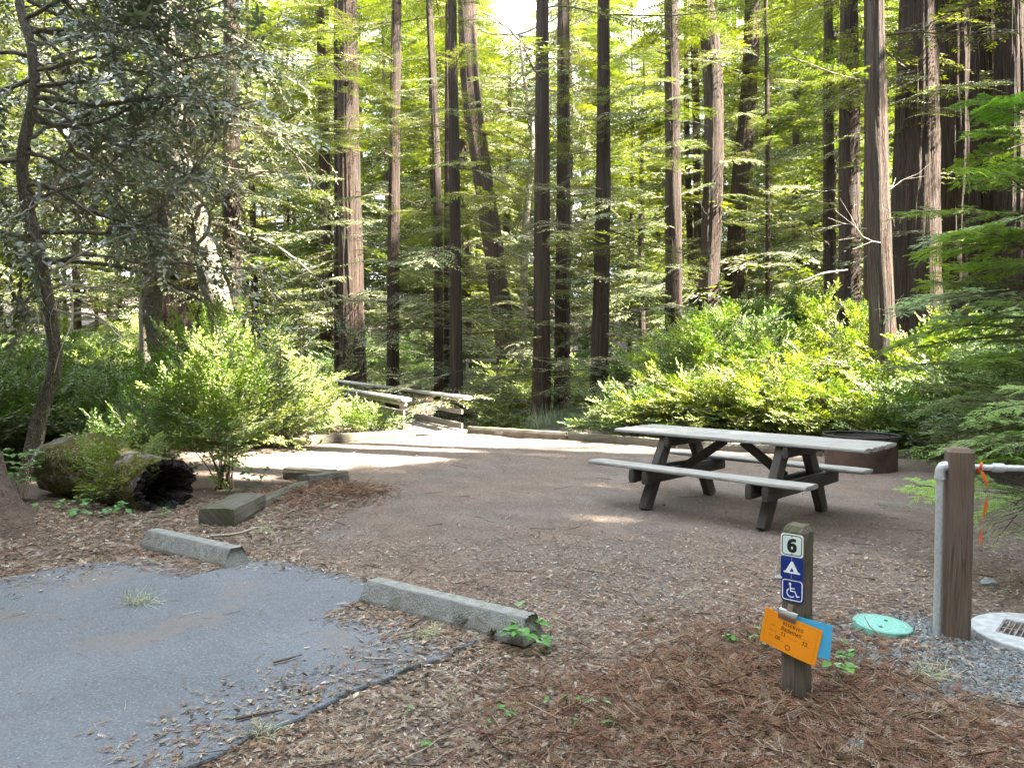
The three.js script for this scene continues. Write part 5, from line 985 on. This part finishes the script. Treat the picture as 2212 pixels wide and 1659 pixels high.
{ // gravel round the water post
  const stone = (seed) => { const g = new THREE.IcosahedronGeometry(0.011, 1), p = g.attributes.position; for (let i = 0; i < p.count; i++) { const x = p.getX(i), y = p.getY(i), z = p.getZ(i), k = 1 + 0.35 * n3(x * 90 + seed * 7, y * 90, z * 90); p.setXYZ(i, x * k * 1.25, y * k * 0.7, z * k); } g.computeVertexNormals(); return g; };
  const stones = [1, 2, 3].map(stone), R = rng(1100), mats = [[], [], []], cols = [[], [], []], q = new THREE.Quaternion(), e = new THREE.Euler();
  for (let k = 0, t = 0; k < 11000 && t < 90000; t++) {
    const x = lerp(0.9, 4.1, R()), z = lerp(-2.4, -5.0, R()); if (R() > gravelAt(x, z)) continue;
    if (Math.hypot(x - 2.09, z + 4.33) < 0.165 || Math.hypot(x - 2.9, z + 4.15) < 0.34) continue;
    const i = k++ % 3, s = 0.35 + 0.9 * R() ** 2.2; e.set(R() * 6, R() * 6, R() * 6); q.setFromEuler(e);
    mats[i].push(new THREE.Matrix4().compose(V(x, H(x, z) + 0.002 * s, z), q, V(s, s, s))); const g = 0.13 + 0.2 * R() * R(); cols[i].push(new THREE.Color().setRGB(g * 0.95, g, g * (1 + 0.06 * R())));
  }
  const g = new THREE.Group(); top(g, 'gravel', 'blue grey gravel round the water post and the green lid', 'gravel', undefined, 'stuff');
  stones.forEach((s, i) => copies(g, 'gravel_stones', s, std({ roughness: 0.9 }), mats[i], cols[i]));
  const big = (label, px, py, r, seed) => { const c = ground(px, py), s = new THREE.IcosahedronGeometry(r, 3), p = s.attributes.position; for (let i = 0; i < p.count; i++) { const x = p.getX(i) / r, y = p.getY(i) / r, z = p.getZ(i) / r, k = r * (1 + 0.22 * n3(x * 1.1 + seed, y * 1.1, z * 1.1) + 0.06 * n3(x * 4, y * 4, z * 4 + seed)); p.setXYZ(i, x * k * 1.2, y * k * 0.75, z * k); } s.computeVertexNormals(); const m = top(new THREE.Mesh(s, std({ color: new THREE.Color().setRGB(0.34, 0.37, 0.37), roughness: 0.95, bumpMap: asphaltBump, bumpScale: 0.004 })), 'stone', label, 'stone', 'loose stones near the water post'); m.position.set(c.x, H(c.x, c.z) + r * 0.35, c.z); };
  big('angular pale grey stone behind the water post', 2138, 1264, 0.045, 1); big('rounded grey stone beside the duff left of the water post', 1684, 1254, 0.028, 2); big('flat grey stone half sunk near the bottom edge', 1850, 1637, 0.03, 3); big('small grey stone among needles behind the green lid', 1712, 1252, 0.026, 4);
}
// leafy ground plants: three leaflets on a stalk
function trefoils(name, label, x, z, n, w, h, seed, size = 0.045, tint = [1, 1, 1]) {
  const R = rng(seed), p = thing(name, label, 'plant', 'small leafy plants on the forest floor'), wood = new Bag(), y0 = yAt(x, z);
  const cols = [0.8, 1, 1.25].map((k) => { const m = softLeaf.clone(); m.color.multiplyScalar(k); m.color.r *= tint[0]; m.color.g *= tint[1]; m.color.b *= tint[2]; return m; }), bags = [new Bag(), new Bag(), new Bag()];
  for (let k = 0; k < n; k++) {
    const az = R() * 6.283, rr = w * Math.sqrt(R()), e = V(x + Math.cos(az) * rr, y0 + h * (0.35 + 0.65 * R()), z + Math.sin(az) * rr), b = V(x + (R() - 0.5) * w * 0.4, y0 - 0.01, z + (R() - 0.5) * w * 0.4);
    wood.rod(b, e, 0.0016, 0.001);
    for (const t of [-1.15, 0, 1.15]) { const a = az + t, d = V(Math.cos(a), (R() - 0.5) * 0.6, Math.sin(a)).normalize(), c = d.clone().cross(V((R() - 0.5) * 0.7, 1, (R() - 0.5) * 0.7)).normalize(), s = size * (0.7 + 0.6 * R()); bags[Math.floor(R() * 3)].leaf(e, d, c, c.clone().cross(d), s * 1.35, s * 0.5, 0.3, 0.2 * R()); }
  }
  part(p, 'stalks', wood.build(), std({ color: new THREE.Color().setRGB(0.12, 0.14, 0.05) })).userData.kind = 'stuff';
  bags.forEach((b, i) => { if (b.i.length) part(p, 'foliage', b.build(), cols[i]).userData.kind = 'stuff'; });
}
const tre = (label, px, py, n, w, h, seed, size, tint) => { const c = ground(px, py); trefoils('leafy_plant', label, c.x, c.z, n, w, h, seed, size, tint); };
tre('bright green trifoliate plant at the end of the mossy wheel stop', 1140, 1402, 9, 0.11, 0.17, 1201, 0.05, [0.9, 1.1, 0.8]);
tre('single sprig peeping over the back of the mossy wheel stop', 1118, 1325, 1, 0.02, 0.12, 1202, 0.045);
tre('yellow green plant at the foot of the numbered post', 1800, 1490, 5, 0.1, 0.12, 1203, 0.035, [1.1, 1.05, 0.8]);
tre('small seedling left of the numbered post', 1610, 1385, 6, 0.12, 0.06, 1204, 0.025);
tre('seedling cluster beside the green lid', 1815, 1420, 5, 0.1, 0.06, 1205, 0.028);
tre('green plants in the litter in front of the hollow log', 215, 1130, 12, 0.22, 0.14, 1206, 0.05, [0.8, 1, 1]);
tre('pale green plants beside the root flare', 150, 1115, 10, 0.3, 0.1, 1207, 0.05, [1.1, 1.1, 0.9]);
tre('little green plant right of the log mouth', 352, 1118, 4, 0.06, 0.08, 1208, 0.04);
tre('tall bright sapling plant at the left edge before the crooked tree', 45, 1090, 26, 0.2, 0.62, 1209, 0.06, [1.25, 1.1, 0.8]);
tre('low green plants at the foot of the fresh green shrub', 560, 1045, 14, 0.25, 0.2, 1210, 0.05, [0.8, 1, 0.9]);
tre('green patch along the mossy timber by the footbridge', 680, 938, 30, 0.5, 0.2, 1211, 0.06, [0.9, 1.05, 0.8]);
tre('green patch beside the footbridge entrance', 800, 930, 20, 0.35, 0.14, 1212, 0.06, [0.9, 1.05, 0.8]);
tre('broad green plants behind the edging at the picnic table', 1560, 958, 40, 0.5, 0.55, 1213, 0.07, [0.8, 1, 0.9]);
tre('yellowish low plants beside the grass clump', 1265, 945, 20, 0.35, 0.16, 1214, 0.05, [1.5, 1.1, 0.7]);
tre('tiny seedlings in the litter below the mossy wheel stop', 1000, 1570, 8, 0.25, 0.04, 1215, 0.02);
tre('tiny seedlings near the bottom edge', 1290, 1560, 8, 0.22, 0.04, 1216, 0.02);
{ // grass clump behind the edging
  const R = rng(1300), b = new Bag();
  for (let k = 0; k < 900; k++) { const c = ground(lerp(1145, 1330, R()), 938), x = c.x + (R() - 0.5) * 0.4, z = c.z - 0.35 - R() * 0.7, l = 0.3 + 0.4 * R(), a = R() * 6.283, d = V(Math.cos(a) * 0.35, 1, Math.sin(a) * 0.35).normalize(), cc = V(-Math.sin(a), 0, Math.cos(a)); b.kite(V(x, H(x, z), z), d, cc, l, 0.003, l * 0.25 * R(), 0.3); }
  top(new THREE.Mesh(b.build(), leafMat(0.12, 0.17, 0.1, 0.3)), 'grass', 'clump of thin grey green grass behind the timber edging', 'grass', undefined, 'stuff');
}
// sticks, a mossy branch and lichen tufts
function stick(label, P, r, mat = paleTwig, name = 'stick') { return top(new THREE.Mesh(tube(P, [r, r * 0.85, r * 0.5], 7, P.length * 4), mat), name, label, 'stick', 'fallen sticks'); }
const gp = (px, py, y = 0.012) => { const c = ground(px, py); c.y = yAt(c.x, c.z) + y; return c; };
stick('pale branch with lichen lying behind the clean wheel stop', [gp(455, 1163), gp(510, 1160, 0.03), gp(560, 1147, 0.03), gp(575, 1150)], 0.011);
stick('thin stick curving on the asphalt edge below the mossy wheel stop', [gp(880, 1446), gp(930, 1438), gp(970, 1428), gp(985, 1408)], 0.006, twigWood);
stick('dark stick on the asphalt near the lichen tuft', [gp(590, 1450), gp(620, 1442), gp(652, 1432)], 0.006, twigWood);
stick('short pale stick on the middle of the asphalt', [gp(790, 1440), gp(812, 1441), gp(840, 1441)], 0.006);
stick('brown stick at the lower edge of the asphalt', [gp(508, 1575), gp(560, 1564), gp(610, 1555)], 0.007, twigWood);
stick('pale stick lying in the litter left of the numbered post', [gp(1255, 1440), gp(1300, 1452), gp(1340, 1462)], 0.006);
stick('stick leaning against the moss on the wheel stop', [gp(885, 1370), gp(915, 1352, 0.02), gp(935, 1335, 0.05)], 0.005, twigWood);
stick('long thin stick across the gravel in front of the water post', [gp(1870, 1432), gp(1960, 1436), gp(2060, 1442)], 0.006);
stick('pale dead branch caught in the shrubs before the dark trunks', [at(1740, 607, 12.5), at(1775, 592, 12.4), at(1800, 587, 12.4), at(1832, 583, 12.4)], 0.02);
function lichen(label, px, py, r, seed) { const R = rng(seed), b = new Bag(), c = gp(px, py, 0.004); for (let k = 0; k < 60; k++) { let p = c.clone().add(V((R() - 0.5) * r, R() * 0.02, (R() - 0.5) * r * 0.7)), d = V(R() - 0.5, (R() - 0.3) * 0.5, R() - 0.5).normalize(); for (let j = 0; j < 5; j++) { const q = p.clone().addScaledVector(d, r * 0.13); q.y = Math.max(c.y, q.y); b.rod(p, q, 0.0016, 0.0013); p = q; d = V(d.x + (R() - 0.5), d.y + (R() - 0.6) * 0.6, d.z + (R() - 0.5)).normalize(); } } top(new THREE.Mesh(b.build(), std({ color: new THREE.Color().setRGB(0.46, 0.47, 0.28) })), 'lichen_tuft', label, 'lichen', 'pale lichen tufts'); }
lichen('stringy pale green lichen tuft on the asphalt', 302, 1315, 0.16, 1); lichen('lichen on the tip of the pale branch', 570, 1153, 0.12, 2); lichen('lichen tuft at the lower edge of the asphalt', 560, 1598, 0.12, 3); lichen('small lichen wisp before the mossy wheel stop', 925, 1388, 0.12, 4); lichen('lichen strands on the gravel near the drain', 2020, 1466, 0.14, 5);
{ // moss cushions on the wheel stop
  for (const [px, py, r, l, dp] of [[992, 1338, 0.04, 'larger moss cushion on the wheel stop', 4.245], [1062, 1364, 0.026, 'smaller moss cushion on the wheel stop', 4.125]]) { const R = rng(px), b = new Bag(), c = at(px, py, dp); for (let k = 0; k < 160; k++) { const p = c.clone().add(V((R() + R() - 1) * r * 1.4, (R() + R() - 1) * r, (R() - 0.5) * 0.02 + 0.005)); const d = V(R() - 0.5, R() - 0.2, R() + 0.2).normalize(); b.kite(p, d, d.clone().cross(V(0, 1, 0)).normalize(), 0.014, 0.003, 0); } top(new THREE.Mesh(b.build(), std({ color: new THREE.Color().setRGB(0.11, 0.11, 0.025), side: THREE.DoubleSide })), 'moss_cushion', l, 'moss', 'moss on the wheel stop', 'stuff'); }
}

scene.traverse((o) => { if (o.isMesh) { o.castShadow = true; o.receiveShadow = true; } });
renderer.render(scene, camera);
